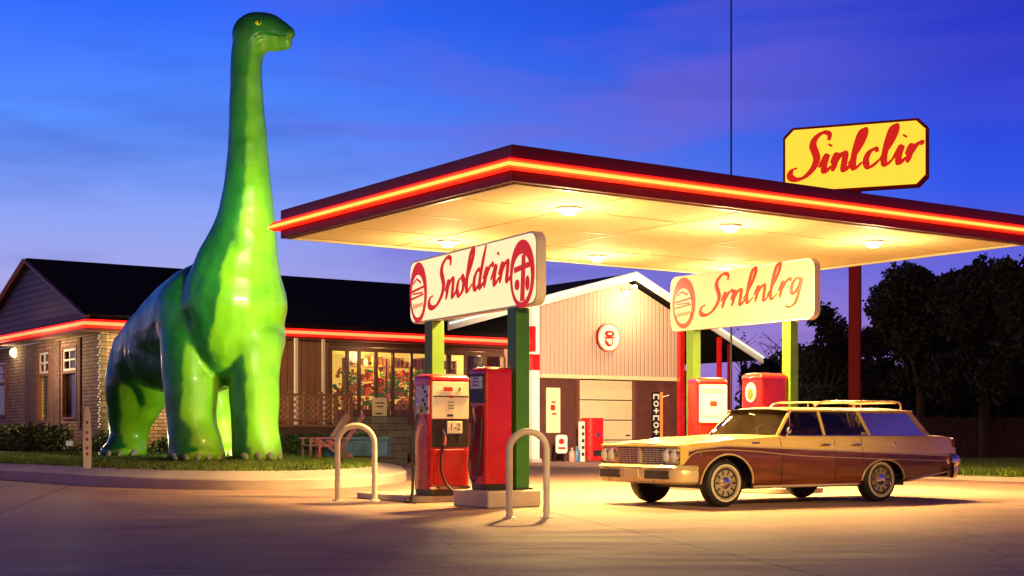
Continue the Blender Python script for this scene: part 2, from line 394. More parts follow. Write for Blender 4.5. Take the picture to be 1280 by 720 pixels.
mm = N('ShaderNodeMath'); mm.operation = 'MULTIPLY'; mm.inputs[1].default_value = .85; LK(mxj.outputs[0], mm.inputs[0]); LK(mm.outputs[0], mj2.inputs[0])
# hairline cracks and oil stains
dst = N('ShaderNodeTexNoise'); dst.inputs['Scale'].default_value = .8; dst.inputs['Detail'].default_value = 7; LK(tc.outputs['Object'], dst.inputs[0])
vm = N('ShaderNodeVectorMath'); vm.operation = 'SCALE'; vm.inputs[3].default_value = 1.6; LK(dst.outputs[1], vm.inputs[0])
va = N('ShaderNodeVectorMath'); va.operation = 'ADD'; LK(vm.outputs[0], va.inputs[0]); LK(tc.outputs['Object'], va.inputs[1])
vc = N('ShaderNodeTexVoronoi'); vc.feature = 'DISTANCE_TO_EDGE'; vc.inputs['Scale'].default_value = .16; LK(va.outputs[0], vc.inputs[0])
cr = N('ShaderNodeMapRange'); cr.inputs[1].default_value = .0; cr.inputs[2].default_value = .006; cr.inputs[3].default_value = .55; cr.inputs[4].default_value = 0; LK(vc.outputs[0], cr.inputs[0])
mc = N('ShaderNodeMix'); mc.data_type = 'RGBA'; LK(mj2.outputs[2], mc.inputs[6]); mc.inputs[7].default_value = (.09, .06, .055, 1); LK(cr.outputs[0], mc.inputs[0])
on = N('ShaderNodeTexNoise'); on.inputs['Scale'].default_value = .55; on.inputs['Detail'].default_value = 5; on.inputs['Roughness'].default_value = .7; LK(tc.outputs['Object'], on.inputs[0])
orr = N('ShaderNodeMapRange'); orr.inputs[1].default_value = .56; orr.inputs[2].default_value = .74; orr.inputs[3].default_value = 0; orr.inputs[4].default_value = .8; LK(on.outputs[0], orr.inputs[0])
mo = N('ShaderNodeMix'); mo.data_type = 'RGBA'; LK(mc.outputs[2], mo.inputs[6]); mo.inputs[7].default_value = (.14, .095, .085, 1); LK(orr.outputs[0], mo.inputs[0])
LK(mo.outputs[2], b.inputs['Base Color'])
rr = N('ShaderNodeMapRange'); rr.inputs[1].default_value = .3; rr.inputs[2].default_value = .7; rr.inputs[3].default_value = .55; rr.inputs[4].default_value = .75; LK(n1.outputs[0], rr.inputs[0]); LK(rr.outputs[0], b.inputs['Roughness'])
bp = N('ShaderNodeBump'); bp.inputs['Strength'].default_value = .25; bp.inputs['Distance'].default_value = .01; LK(n2.outputs[0], bp.inputs['Height'])
bp2 = N('ShaderNodeBump'); bp2.inputs['Strength'].default_value = .5; bp2.inputs['Distance'].default_value = .01; bp2.invert = True; LK(mxj.outputs[0], bp2.inputs['Height']); LK(bp.outputs[0], bp2.inputs['Normal']); LK(bp2.outputs[0], b.inputs['Normal'])
g = MB().add([(-400, -40, 0), (400, -40, 0), (400, 600, 0), (-400, 600, 0)], [(0, 1, 2, 3)]).build('forecourt_ground', gm, kind='structure')

# lawn island with its rounded kerb
kb = [(-19.5, 40), (-16.5, 36), (-14, 34.0), (-11.6, 32.2), (-9.6, 29.9), (-8.0, 27.9), (-6.4, 26.6), (-4.9, 26.1), (-3.6, 26.6), (-2.75, 28.0), (-2.3, 30.5), (-2.5, 33.5), (-3.1, 38.0), (-4.4, 42.6), (-6.3, 47.0)]
kp = [Vector((p.x, p.y, 0)) for p in spline([(a, b_, 0) for a, b_ in kb], 6)]
def inset(path, d):
    o_ = []
    for i, p in enumerate(path):
        t = (path[min(i+1, len(path)-1)]-path[max(i-1, 0)]).normalized(); o_.append(p+Vector((-t.y, t.x, 0))*d)
    return o_
rows = []
for d, z in ((0, -.02), (.0, .17), (.03, .20), (.3, .215), (.72, .325), (.74, .27)):
    rows.append([Vector((p.x, p.y, z)) for p in inset(kp, d)])
M['kerb'] = mat('kerb_concrete', (.50, .43, .40), .7, var=.12, vs=1.5, bump=.2, bs=12)
MB().grid(rows).build('kerb', 'kerb', kind='structure', smooth=True)
M['lawn'] = mat('lawn_turf', (.07, .12, .012), .9, var=.4, vs=2.2, bump=.4, bs=30)
ed = [Vector((p.x, p.y, .318)) for p in inset(kp, .715)]
def lawn_z(x, y):
    d = min(((x-p.x)**2+(y-p.y)**2) for p in ed)**.5
    return .318+.135*min(1, d/4.5)
pol = [(p.x, p.y) for p in ed]+[(-7.5, 56), (-22, 56), (-30, 50)]
def inside(x, y, poly):
    r_ = False; j = len(poly)-1
    for i in range(len(poly)):
        xi, yi = poly[i]; xj, yj = poly[j]
        if (yi > y) != (yj > y) and x < (xj-xi)*(y-yi)/(yj-yi)+xi: r_ = not r_
        j = i
    return r_
bm = bmesh.new()
vsx = [bm.verts.new((x, y, .3)) for x, y in pol]; bm.faces.new(vsx)
bmesh.ops.triangulate(bm, faces=bm.faces)
bmesh.ops.subdivide_edges(bm, edges=bm.edges, cuts=5, use_grid_fill=True)
for v in bm.verts: v.co.z = lawn_z(v.co.x, v.co.y)
me = bpy.data.meshes.new('lawn'); bm.to_mesh(me); bm.free(); me.materials.append(M['lawn'])
lawn = bpy.data.objects.new('lawn', me); COL.objects.link(lawn); lawn['kind'] = 'structure'
M['blade'] = mat('grass_blade', (.11, .18, .014), .6, var=.35, vs=1.5)
def grass(name, poly, zf, n, hmin, hmax, box, label, wd=.022):
    vs_, fs_ = [], []; k = 0
    while k < n:
        x = random.uniform(box[0], box[1]); y = random.uniform(box[2], box[3])
        if not inside(x, y, poly): continue
        if abs(x) > y*.4+1: continue
        k += 1; z = zf(x, y)-.01
        for _ in range(3):
            a = random.uniform(0, 2*PI); h = random.uniform(hmin, hmax); dx, dy = math.cos(a)*wd, math.sin(a)*wd; lx, ly = random.uniform(-.04, .04), random.uniform(-.04, .04)
            ox, oy = random.uniform(-.05, .05), random.uniform(-.05, .05)
            i = len(vs_); vs_ += [(x+ox-dx, y+oy-dy, z), (x+ox+dx, y+oy+dy, z), (x+ox+lx, y+oy+ly, z+h)]; fs_.append((i, i+1, i+2))
    me_ = bpy.data.meshes.new(name); me_.from_pydata(vs_, [], fs_); me_.materials.append(M['blade'])
    o_ = bpy.data.objects.new(name, me_); COL.objects.link(o_); return tag(o_, label, 'grass', kind='stuff')
near = [(p.x, p.y) for p in ed if p.y < 41]+[(-4.6, 42), (-22, 42)]
grass('grass', near, lawn_z, 20000, .04, .10, (-15, -2, 26.5, 40), 'short mown green lawn grass under the green dinosaur statue')
# verge on the right
vp = [(8.6, 36.5), (9.2, 32.6), (10.4, 30.6), (12.5, 29.3), (16, 28.3), (30, 27), (40, 46), (14, 47), (9.6, 42)]
MB().prism(vp, -.05, .09).build('verge_kerb', 'kerb', kind='structure')
cx = sum(p[0] for p in vp)/len(vp); cy = sum(p[1] for p in vp)/len(vp)
vi = [(p[0]+(cx-p[0])*.03, p[1]+(cy-p[1])*.03) for p in vp]
MB().prism(vi, .05, .115).build('verge', 'lawn', kind='structure')
grass('grass', vi, lambda x, y: .115, 16000, .05, .16, (8.5, 24, 28, 46), 'rough dark grass of the verge behind the station wagon', .03)
M['asphalt'] = mat('asphalt', (.22, .16, .15), .7, var=.15, vs=2)
MB().box(6, 160, 56, 72, .002, .012).build('road', 'asphalt', kind='structure')
MB().box(5, 160, 76, 300, .002, .02).build('field', 'lawn', kind='structure')

# ------------------------------------------------------------------ canopy
C0 = Vector((0, 20, 0)); CW, CD = 11.8, 7.3; ZB, ZT = 4.54, 5.05
can = thing('station_canopy', 'flat forecourt canopy with maroon edge, red neon line and pale lit underside', 'canopy', C0, TH)
cb_ = MB(); e = .12
cb_.box(0, CW, 0, e, ZB, ZT); cb_.box(0, CW, CD-e, CD, ZB, ZT); cb_.box(0, e, e+.001, CD-e-.001, ZB, ZT); cb_.box(CW-e, CW, e+.001, CD-e-.001, ZB, ZT)
cb_.build('fascia', 'fascia', can, bevel=.01)
MB().box(e, CW-e, e, CD-e, ZT-.10, ZT-.02).build('roof', 'roof', can)
sf = MB().box(e+.002, CW-e-.002, e+.002, CD-e-.002, ZB+.03, ZB+.09)
sf.build('ceiling', 'soffit', can)
# narrow ceiling seams and the beams over each sign
sb = MB()
for k in range(1, 5): sb.box(k*CW/5-.014, k*CW/5+.014, e+.01, CD-e-.01, ZB+.018, ZB+.029)
for k in range(1, 4): sb.box(e+.01, CW-e-.01, k*CD/4-.014, k*CD/4+.014, ZB+.02, ZB+.0288)
sb.build('ceiling_seam', mat('seam', (.74, .62, .30), .5), can)
MB().box(e, CW-e, e, e+.05, ZB-.02, ZB+.02).box(e, CW-e, CD-e-.05, CD-e, ZB-.02, ZB+.02).box(e, e+.05, e+.06, CD-e-.06, ZB-.02, ZB+.02).box(CW-e-.05, CW-e, e+.06, CD-e-.06, ZB-.02, ZB+.02).build('edge_trim', 'cream', can)
zn = (ZB+ZT)/2-.035; q = .09
def loop(o_, z): return [(-o_, -o_, z), (CW+o_, -o_, z), (CW+o_, CD+o_, z), (-o_, CD+o_, z)]
def ring_tube(name, off, z, r, m_, par):
    mb = MB(); pts = loop(off, z)
    for i in range(4): mb.tube([pts[i], pts[(i+1) % 4]], r, 10)
    for p_ in pts: mb.ell(p_, r*1.02, r*1.02, r*1.02, 10, 8)
    return mb.build(name, m_, par, smooth=True)
ring_tube('neon_halo', .072, zn, .086, 'neonhalo', can)  # red halo of the tube, modelled as a wider glowing tube
ring_tube('neon_inner_halo', .118, zn-.006, .058, emi('neon_orange_halo', (1, .085, .006), 1.6), can)  # orange step of the modelled halo, between red and core
ring_tube('neon_tube', .158, zn-.014, .027, 'neon', can)

def st_pt(s, t, z): return C0+UR*s+UL*t+Vector((0, 0, z))
# ceiling lights (surface lamps), each a thing
LG = 'round lamps on the canopy ceiling'
labs = [((2.2, 1.6), 'bright ceiling lamp at the front near the canopy corner'), ((5.6, 1.55), 'bright ceiling lamp in the middle of the front row under the canopy'), ((9.2, 1.55), 'bright ceiling lamp at the front right, before the red sign pole'),
        ((2.75, 6.0), 'ceiling lamp at the back left, just above the left cream sign'), ((6.4, 6.2), 'ceiling lamp in the back row above the garage gable'), ((9.9, 6.2), 'ceiling lamp in the back row hidden near the right cream sign')]
def make_light(loc, label):
    t_ = thing('ceiling_light', label, 'ceiling lamp', loc, TH, LG)
    MB().lathe([(.20, 0), (.20, -.03), (.17, -.05), (.13, -.05)], 24).build('rim', 'offwhite', t_, smooth=True)
    MB().lathe([(.125, -.052), (.12, -.085), (.08, -.115), (.02, -.125)], 24).build('lens', 'bulb', t_, smooth=True)
    return t_
first = None
for (s_, t_), lb in labs:
    p_ = st_pt(s_, t_, ZB+.03)
    if first is None: first = make_light(p_, lb)
    else: dup(first, p_, label=lb)
    front = t_ < 3
    lamp('lamp_light', 'POINT', p_-Vector((0, 0, .75)), 165, (1, .76, .38), shadow_soft_size=.04)
    lamp('lamp_beam', 'SPOT', p_-Vector((0, 0, .2)), 5600 if front else 1900, (1, .58, .15), spot_size=math.radians(158), spot_blend=1.0, shadow_soft_size=.15)

# ------------------------------------------------------------------ cream signs on green posts
def emblem(par, cx, cz, rx, rz, y, variant):
    e_ = MB().slab(disc(cx, cz, rx, rz), y-.010, y).build('emblem', 'signred', par)
    r_ = MB().slab(disc(cx-.01*rx, cz-.12*rz, rx*.74, rz*.70), y-.014, y-.0103)
    r_.build('emblem_field', 'signface2' if variant == 2 else 'signface', e_)
    d_ = MB(); yy = y-.0145
    if variant < 3:
        d_.slab([(cx-rx*.72, cz+.0*rz), (cx+rx*.74, cz+.12*rz), (cx+rx*.74, cz+.20*rz), (cx-rx*.72, cz+.09*rz)], yy-.006, yy)
        d_.slab([(cx-rx*.70, cz-.22*rz), (cx+rx*.70, cz-.12*rz), (cx+rx*.70, cz-.06*rz), (cx-rx*.70, cz-.15*rz)], yy-.006, yy)
        for k in range(5):
            a = -.5+.25*k; d_.tube([(cx+a*rx-.03, yy-.003, cz-.58*rz+.02*k), (cx+a*rx+.02, yy-.003, cz-.36*rz), (cx+a*rx+.05, yy-.003, cz-.5*rz)], .012, 6, ref=(0, 1, 0), flat=.004)
            d_.tube([(cx+a*rx-.04, yy-.003, cz+.02*rz-.06*rz), (cx+a*rx+.04, yy-.003, cz-.02*rz)], .014, 6, ref=(0, 1, 0), flat=.004)
        d_.tube([(cx-rx*.5, yy-.003, cz+.3*rz), (cx-rx*.1, yy-.003, cz+.45*rz), (cx+rx*.4, yy-.003, cz+.3*rz)], .02, 6, ref=(0, 1, 0), flat=.004)
    else:
        d_.slab([(cx-rx*.1, cz-.8*rz), (cx+rx*.25, cz-.8*rz), (cx+rx*.35, cz+.55*rz), (cx+rx*.05, cz+.55*rz)], yy-.006, yy)
        d_.slab([(cx-rx*.6, cz+.05*rz), (cx+rx*.7, cz+.15*rz), (cx+rx*.7, cz+.32*rz), (cx-rx*.6, cz+.22*rz)], yy-.0061, yy-.0005)
        d_.slab(disc(cx-.35*rx, cz-.3*rz, rx*.2, rz*.16), yy-.006, yy); d_.slab(disc(cx+.5*rx, cz-.3*rz, rx*.17, rz*.22), yy-.006, yy)
    d_.build('emblem_mark', 'signred', e_)
def post_sign(Lp, Rp, z0, z1, posts, text, label, pw, ems, tx, facemat, group, pm):
    Lp = Vector((*Lp, 0)); Rp = Vector((*Rp, 0)); d = Rp-Lp; ln = d.length; rz = math.atan2(d.y, d.x)
    t_ = thing('post_sign', label, 'sign', Lp, rz, group)
    H = z1-z0; D = .16
    bx = MB().slab(rrect(0, ln, z0, z1, .17), -D/2+.006, D/2-.006).build('sign_box', 'offwhite', t_, bevel=.008)
    MB().slab(rrect(.03, ln-.03, z0+.03, z1-.03, .15), -D/2-.004, -D/2+.012).build('sign_face', facemat, bx)
    MB().slab(rrect(.03, ln-.03, z0+.03, z1-.03, .15), D/2-.012, D/2+.004).build('sign_face', facemat, bx)
    y = -D/2-.006
    lt_ = MB(); letters(lt_, text, tx[0], tx[1], z0+tx[2]*H, tx[3]*H, y-.004, rise=tx[4], weight=tx[5], jitter=.05); lt_.build('lettering', 'signred', bx, smooth=True)
    for cx_, cz_, rx_, rz_, v_ in ems: emblem(bx, cx_, z0+cz_*H, rx_, rz_*H, y, v_)
    R = Matrix.Rotation(-rz, 4, 'Z')
    for k, (pp_, zb_, mm_) in enumerate(posts):
        lp = R @ (Vector((*pp_, 0))-Lp); a = TH-rz
        pl = MB().box(-pw/2, pw/2, -pw/2, pw/2, zb_, z0-.001)
        po = pl.build('post', mm_, t_, bevel=.012); po.location = (lp.x, lp.y, 0); po.rotation_euler = (0, 0, a)
        MB().box(-pw/2-.03, pw/2+.03, -pw/2-.03, pw/2+.03, zb_, zb_+.03).build('base_plate', 'dark', po)
    return t_
A1, A2 = (-1.234, 22.9), (.09, 20.42)
S1L, S1R = (-1.6, 23.6), (.407, 19.8)
post_sign(S1L, S1R, 2.81, 3.83, [(A1, .1, 'green'), (A2, .23, 'dgreen')], 'Snoldrin', 'cream backlit sign with an oval emblem at each end, left of the garage gable', .23,
          [(.36, .48, .33, .48, 1), (3.90, .44, .36, .47, 3)], (.78, 3.58, .27, .285, .045, .2), 'signface', 'cream station signs on green posts', 'green')
S2L, S2R = (3.15, 28.1), (5.26, 24.8)
B1, B2 = (3.47, 27.55), (4.9, 25.37)
post_sign(S2L, S2R, 3.0, 4.06, [(B1, .1, 'green'), (B2, .1, 'green')], 'Srnlnlrg', 'cream backlit sign with one oval emblem, above the station wagon', .2,
          [(.42, .50, .34, .46, 2)], (.92, 3.66, .30, .27, .05, .17), 'signface2', 'cream station signs on green posts', 'green')

# tall yellow roadside sign
TL, TR = Vector((.1889*40.7, 40.7, 0)), Vector((.2894*39.2, 39.2, 0)); d = TR-TL; ln = d.length; rz = math.atan2(d.y, d.x)
ts = thing('roadside_sign', 'tall yellow lit sign with red script on a red pole rising behind the canopy', 'sign', (TL+TR)/2, rz)
z0 = 1.05+(540-237)/1800*39.7; z1 = z0+1.86; h2 = ln/2
def oct_(x0, x1, a, b_, c_): return [(x0+c_, a), (x1-c_, a), (x1, a+c_), (x1, b_-c_), (x1-c_, b_), (x0+c_, b_), (x0, b_-c_), (x0, a+c_)]
tb = MB().slab(oct_(-h2, h2, z0, z1, .26), -.15, .15).build('sign_box', 'dred', ts, bevel=.01)
MB().slab(oct_(-h2+.07, h2-.07, z0+.07, z1-.07, .24), -.165, -.14).build('sign_face', 'signyellow', tb)
MB().slab(oct_(-h2+.07, h2-.07, z0+.07, z1-.07, .24), .14, .165).build('sign_face', 'signyellow', tb)
lt_ = MB(); letters(lt_, 'Sinlclir', -h2+.22, h2-.18, z0+.50, .50, -.18, rise=.05, weight=.19); lt_.build('lettering', 'signred', tb, smooth=True)
MB().box(-.16, .16, -.13, .13, -.1, z0+.02).build('pole', 'dred', ts, bevel=.02)
MB().box(-.35, .35, -.3, .3, -.05, .08).build('base', 'concrete', ts, bevel=.02)
tm = MB().tube([(0, 0, -.1), (0, 0, 30)], [.035, .022], 8).build('radio_mast', 'dark', smooth=True)
tm.location = (.1522*47, 47, 0); tag(tm, 'very thin dark mast rising into the sky behind the canopy', 'mast')

# ------------------------------------------------------------------ fuel pumps
def fontmesh(txt, size, ext=.002):
    cu = bpy.data.curves.new('txt', 'FONT'); cu.body = txt; cu.size = size; cu.extrude = ext; cu.align_x = 'CENTER'; cu.align_y = 'CENTER'
    o_ = bpy.data.objects.new('txt', cu); COL.objects.link(o_); dg = bpy.context.evaluated_depsgraph_get()
    me_ = bpy.data.meshes.new_from_object(o_.evaluated_get(dg)); bpy.data.objects.remove(o_)
    return me_
def text_obj(name, txt, size, loc, rot, m_, par):
    me_ = fontmesh(txt, size); me_.materials.clear(); me_.materials.append(M[m_]); o_ = bpy.data.objects.new(name, me_); COL.objects.link(o_)
    o_.location = loc; o_.rotation_euler = rot; o_.parent = par; return o_
M['pumpface'] = mat('pump_cream_face', (.78, .66, .34), .3, emit=(1, .80, .36), es=.28, var=.05, vs=6)
M['sticker'] = mat('pale_blue_sticker', (.55, .62, .70), .35, var=.25, vs=18)
M['ink'] = mat('printed_ink', (.03, .02, .03), .6)
M['redink'] = mat('red_ink', (.45, .02, .015), .5)
def nozzle(mb, x, y, z, s=1):
    mb.tube([(x, y, z), (x, y-.02, z+.10*s), (x, y-.03, z+.17*s)], [.018, .02, .016], 8)
    mb.tube([(x, y-.03, z+.16*s), (x-.01, y+.02, z+.24*s)], [.014, .010], 8)
    mb.tube([(x, y-.005, z), (x, y-.06, z+.03), (x, y-.07, z+.12)], .007, 6)
def make_pump(name, label, loc, rz, W, D, H, style, group):
    t_ = thing(name, label, 'fuel pump', loc, rz, group); hw, hd = W/2, D/2
    MB().box(-hw+.02, hw-.02, -hd+.02, hd-.02, 0, .09).build('plinth', 'dark', t_, bevel=.008)
    bd = MB().prism(rrect(-hw, hw, -hd, hd, .05), .09, H-.09).build('body', 'red' if style != 'tall' else 'red', t_, smooth=True)
    c_ = MB(); rws = []
    for k in range(7):
        a = PI/2*k/6; o_ = .10*(1-math.cos(a)); z_ = H-.09+.09*math.sin(a)
        rws.append([Vector((p[0], p[1], z_)) for p in rrect(-hw-.012+o_, hw+.012-o_, -hd-.012+o_, hd+.012-o_, .055)])
    n_ = len(rws[0]); c_.add([v for r_ in rws for v in r_], [(i*n_+j, i*n_+(j+1) % n_, (i+1)*n_+(j+1) % n_, (i+1)*n_+j) for i in range(6) for j in range(n_)]+[tuple(range(n_))[::-1], tuple(range(6*n_, 7*n_))])
    c_.build('cap', 'red', t_, smooth=True)
    yf = -hd
    if style == 'wide':
        fp = MB().slab(rrect(-hw+.03, hw-.03, 1.15, H-.12, .02), yf-.022, yf+.01).build('dial_panel', 'pumpface', t_, bevel=.004)
        dd = MB().box(-.13, .03, yf-.028, yf-.0225, 1.56, 1.62).box(.14, .17, yf-.028, yf-.0225, 1.56, 1.62)
        each(dd, 'dial', 'redink', fp)
        kk = MB().box(-hw+.04, hw-.04, yf-.032, yf-.0225, 1.47, 1.492).box(-.07, .04, yf-.028, yf-.0225, 1.18, 1.215)
        for z_ in (1.30, 1.34, 1.39): kk.box(-.05, .05, yf-.027, yf-.0225, z_, z_+.012)
        each(kk, 'trim', 'ink', fp)
        MB().box(-.02, .035, yf-.034, yf-.033+.01, 1.455, 1.50).build('dial_knob', 'redink', fp)
        al = MB().slab(rrect(-hw+.03, hw-.03, .72, 1.14, .01), yf-.006, yf+.01).build('nozzle_recess', 'black', t_)
        pp_ = MB().box(-.06, .20, yf-.03, yf-.0061, .93, 1.11).build('price_plate', 'pumpface', t_, bevel=.004)
        text_obj('price', '1-2', .15, (.07, yf-.033, 1.02), (PI/2, 0, 0), 'ink', pp_)
        MB().slab(rrect(-hw+.05, hw-.05, .16, .69, .04), yf-.02, yf+.01).build('lower_door', 'red', t_, bevel=.01)
        MB().box(-hw+.0, hw-.0, yf-.012, yf+.01, .10, .135).build('kick_plate', 'chrome', t_)
        ns = MB().box(-hw-.012, -hw+.004, -hd+.03, hd-.10, 1.22, H-.18).build('side_notice', 'sticker', t_)
        nk = MB()
        for k in range(6): nk.ell((-hw-.013, -hd+.08+.05*(k % 3), 1.30+.07*k*.9), .003, .035, .028, 8, 6)
        nk.build('notice_print', 'ink', ns)
        nz_ = MB(); nozzle(nz_, -.14, yf-.05, .74); nz_.build('nozzle', 'chrome', t_, smooth=True)
        hs = spline([(-.14, yf-.05, .75), (-.2, yf-.07, .6), (-.23, yf-.12, .38), (-.14, yf-.16, .14), (.08, yf-.20, .03), (.30, yf-.20, .08), (.42, yf-.16, .30), (.45, yf-.10, .7), (.44, yf-.02, 1.15), (.39, yf+.1, 1.45), (hw-.01, yf+.12, 1.5)], 6)
        MB().tube(hs, .019, 8).build('hose', 'black', t_, smooth=True)
        n2_ = MB(); nozzle(n2_, -hw-.06, .0, 1.22); n2_.build('nozzle', 'chrome', t_, smooth=True)
        MB().box(-hw-.05, -hw, -.05, .05, 1.25, 1.33).build('nozzle_holder', 'dark', t_)
        h2_ = spline([(-hw-.06, 0, 1.22), (-hw-.17, -.03, .9), (-hw-.19, -.05, .5), (-hw-.20, -.07, .15), (-hw-.25, -.1, -.05), (-hw-.34, -.1, -.078)], 6)
        MB().tube(h2_, .022, 8).build('hose', 'black', t_, smooth=True)
    elif style == 'tall':
        fp = MB().slab(rrect(-hw+.02, hw-.02, 1.22, H-.10, .02), yf-.02, yf+.01).build('dial_panel', 'dark', t_, bevel=.004)
        MB().box(-hw+.05, hw-.05, yf-.026, yf-.021, 1.42, H-.14).build('side_notice', 'sticker', fp)
        nk = MB()
        for k in range(4): nk.box(-.09+.02*k, .07-.02*(k % 2), yf-.03, yf-.0263, 1.46+.05*k, 1.475+.05*k)
        nk.build('notice_print', 'ink', fp)
        MB().box(-hw+.04, hw-.04, yf-.006, yf+.01, .2, 1.18).build('front_door', 'dred', t_, bevel=.004)
        nz_ = MB(); nozzle(nz_, .02, yf-.05, .98); nz_.build('nozzle', 'chrome', t_, smooth=True)
        hs = spline([(.02, yf-.05, .98), (.0, yf-.09, .7), (-.04, yf-.12, .35), (.06, yf-.1, .12), (.13, yf-.05, .5), (.14, yf-.02, 1.0)], 6)
        MB().tube(hs, .015, 8).build('hose', 'black', t_, smooth=True)
    elif style == 'lit':
        fp = MB().slab(rrect(-hw+.03, hw-.03, 1.12, H-.13, .03), yf-.03, yf+.01).build('dial_panel', mat('lit_dial', (.5, .45, .3), .3, emit=(1, .78, .36), es=.85), t_, bevel=.006)
        kk = MB()
        for z_ in (1.72, 1.68): kk.box(-hw+.08, hw-.08, yf-.036, yf-.0305, z_, z_+.012)
        kk.box(-.07, .07, yf-.036, yf-.0305, 1.42, 1.52).box(-hw+.06, hw-.06, yf-.036, yf-.0305, 1.24, 1.25); each(kk, 'dial_mark', 'redink', fp)
        MB().slab(disc(0, .95, .11, .11), yf-.05, yf+.01).build('meter', 'chrome', t_)
        MB().box(-hw+.06, hw-.06, yf-.01, yf+.01, .15, .78).build('lower_door', 'dred', t_, bevel=.004)
        nz_ = MB(); nozzle(nz_, .16, yf-.04, .9); nz_.build('nozzle', 'chrome', t_, smooth=True)
        hs = spline([(.16, yf-.05, .9), (.2, yf-.1, .5), (.1, yf-.13, .15), (.3, yf-.1, .2), (.34, yf-.02, .9)], 6)
        MB().tube(hs, .015, 8).build('hose', 'black', t_, smooth=True)
    else:
        fp = MB().slab(disc(0, H-.34, .125, .17), yf-.02, yf+.01).build('round_dial', mat('dial_cream', (.7, .62, .4), .3, emit=(1, .8, .4), es=.45), t_)
        MB().ell((0, yf-.021, H-.37), .075, .006, .10, 10, 6).build('dial_mark', mat('dial_print', (.10, .12, .02), .5), fp)
        MB().box(-hw+.05, hw-.05, yf-.008, yf+.01, .2, 1.35).build('front_door', 'dred', t_, bevel=.004)
        hs = spline([(.1, yf-.04, 1.1), (.0, yf-.12, .7), (.06, yf-.12, .2), (.16, yf-.03, .9)], 6)
        MB().tube(hs, .015, 8).build('hose', 'black', t_, smooth=True)
    return t_
def place(near_pt, rz, W, D, front='y'):  # centre from the corner nearest the camera
    r = Matrix.Rotation(rz, 3, 'Z')
    return near_pt
PG = 'red fuel pumps under the canopy'
e1 = Vector((-1.213, 21.35, .1)); c = e1+UR*.35+UL*.24
make_pump('fuel_pump', 'red pump with cream dial panel and looping black hoses, nearest the left hoop', c, TH, .70, .48, 1.82, 'wide', PG)
A2v = Vector((*A2, 0))
c = A2v+UR*(-.38)+UL*(.12)+Vector((0, 0, .235))
make_pump('fuel_pump', 'plain-sided red pump on the square concrete block, against the dark green post', c, TH-PI/2, .40, .47, 1.73, 'tall', PG)
c = Vector((.1365*26.5, 26.5, .1))+UL*.1+Vector((.06, .1, 0))
make_pump('fuel_pump', 'red pump with lit cream upper panel, behind the bonnet of the station wagon', c, TH*.45, .60, .5, 1.95, 'lit', PG)
c = Vector((.1755*25.3, 25.3, .1))
make_pump('fuel_pump', 'red rounded pump with an oval cream dial, behind the wagon roof', c, TH-PI/2, .5, .66, 1.98, 'round', PG)

# pump islands
pk = A2v+UR*(-.30)+UL*(.10)
o_ = MB().box(-.45, .45, -.45, .45, 0, .235).build('post_plinth', 'concrete', bevel=.03); o_.location = pk; o_.rotation_euler = (0, 0, TH)
tag(o_, 'square pale concrete block carrying the dark green post and a red pump', 'plinth')
def island(s0, s1, t0, t1, org, lab):
    o2 = MB().prism(rrect(s0, s1, t0, t1, .28, 8), 0, .10).build('pump_island', 'concrete', bevel=.02); o2.location = org; o2.rotation_euler = (0, 0, TH); tag(o2, lab, 'pump island', 'low concrete pump islands'); return o2
island(-.35, .95, -.22, 1.85, Vector((-1.224, 21.6, 0)), 'low concrete island under the red pump with looping hoses')
island(-.75, .55, -.55, 3.3, Vector((4.75, 25.1, 0)), 'low concrete island under the two pumps behind the station wagon')

# hoop guards
def hoop(cx_, Y, wpx, hpx, lab):
    k = Y/F; w_ = wpx*k/2; h_ = hpx*k; mb = MB(); pts = [(-w_, 0, 0), (-w_, 0, h_-w_)]
    pts += [(-w_*math.cos(a), 0, h_-w_+w_*math.sin(a)) for a in [PI*i/16 for i in range(1, 16)]]+[(w_, 0, h_-w_), (w_, 0, 0)]
    t_ = thing('hoop_guard', lab, 'bollard', ((cx_-640)*k, Y, 0), math.radians(8), 'steel hoop guards beside the pumps')
    mb.tube(pts, .042, 14).build('hoop', 'offwhite', t_, smooth=True)
    MB().lathe([(.085, .0), (.085, .012), (.05, .02)], 16, (-w_, 0, 0)).lathe([(.085, .0), (.085, .012), (.05, .02)], 16, (w_, 0, 0)).build('floor_flange', 'offwhite', t_, smooth=True)
hoop(445, 22.0, 46, 94, 'off-white steel hoop guard left of the pumps, in front of the lawn')
hoop(660, 17.6, 47, 108, 'off-white steel hoop guard in front of the dark green post')
t_ = thing('added_yard_light', 'tall grey lamp post added out of view to light the forecourt from the near right', 'lamp post', (8.0, 5.0, 0), 0)  # added lamp post, unseen, put in to brighten the wagon and paving
MB().lathe([(.11, 0), (.10, .3), (.07, .32), (.05, 6.0)], 14).bar((0, 0, 5.95), (-.7, .7, 6.1), .05, .05).build('pole', 'offwhite', t_, smooth=True)
MB().box(-.95, -.6, .55, .95, 6.02, 6.2).build('lamp_head', 'dark', t_, bevel=.02)
lamp('added_yard_beam', 'SPOT', (7.2, 5.8, 5.95), 15000, (1, .62, .20), target=(2.0, 21.2, .7), spot_size=math.radians(31), spot_blend=1.0, shadow_soft_size=.3)
# ------------------------------------------------------------------ diner / shop building, local x = along the front, y = depth
A = Vector((-12.4, 42, 0))
def sp_(s, t, z=0): return A+UR*s+UL*t+Vector((0, 0, z))
def ray_s(px, t):      # distance along the front at depth t that shows in photo column px
    o_ = A+UL*t; k = (px-640)/F
    return (k*o_.y-o_.x)/(UR.x-k*UR.y)
shop = thing('shop_building', 'low brick and glass shop with black gabled roof and red neon eaves behind the dinosaur', 'building', A, TH)
EZ = 4.36; RZ_ = 6.72; SL = 15.2; WD = 12.0
wl = MB()
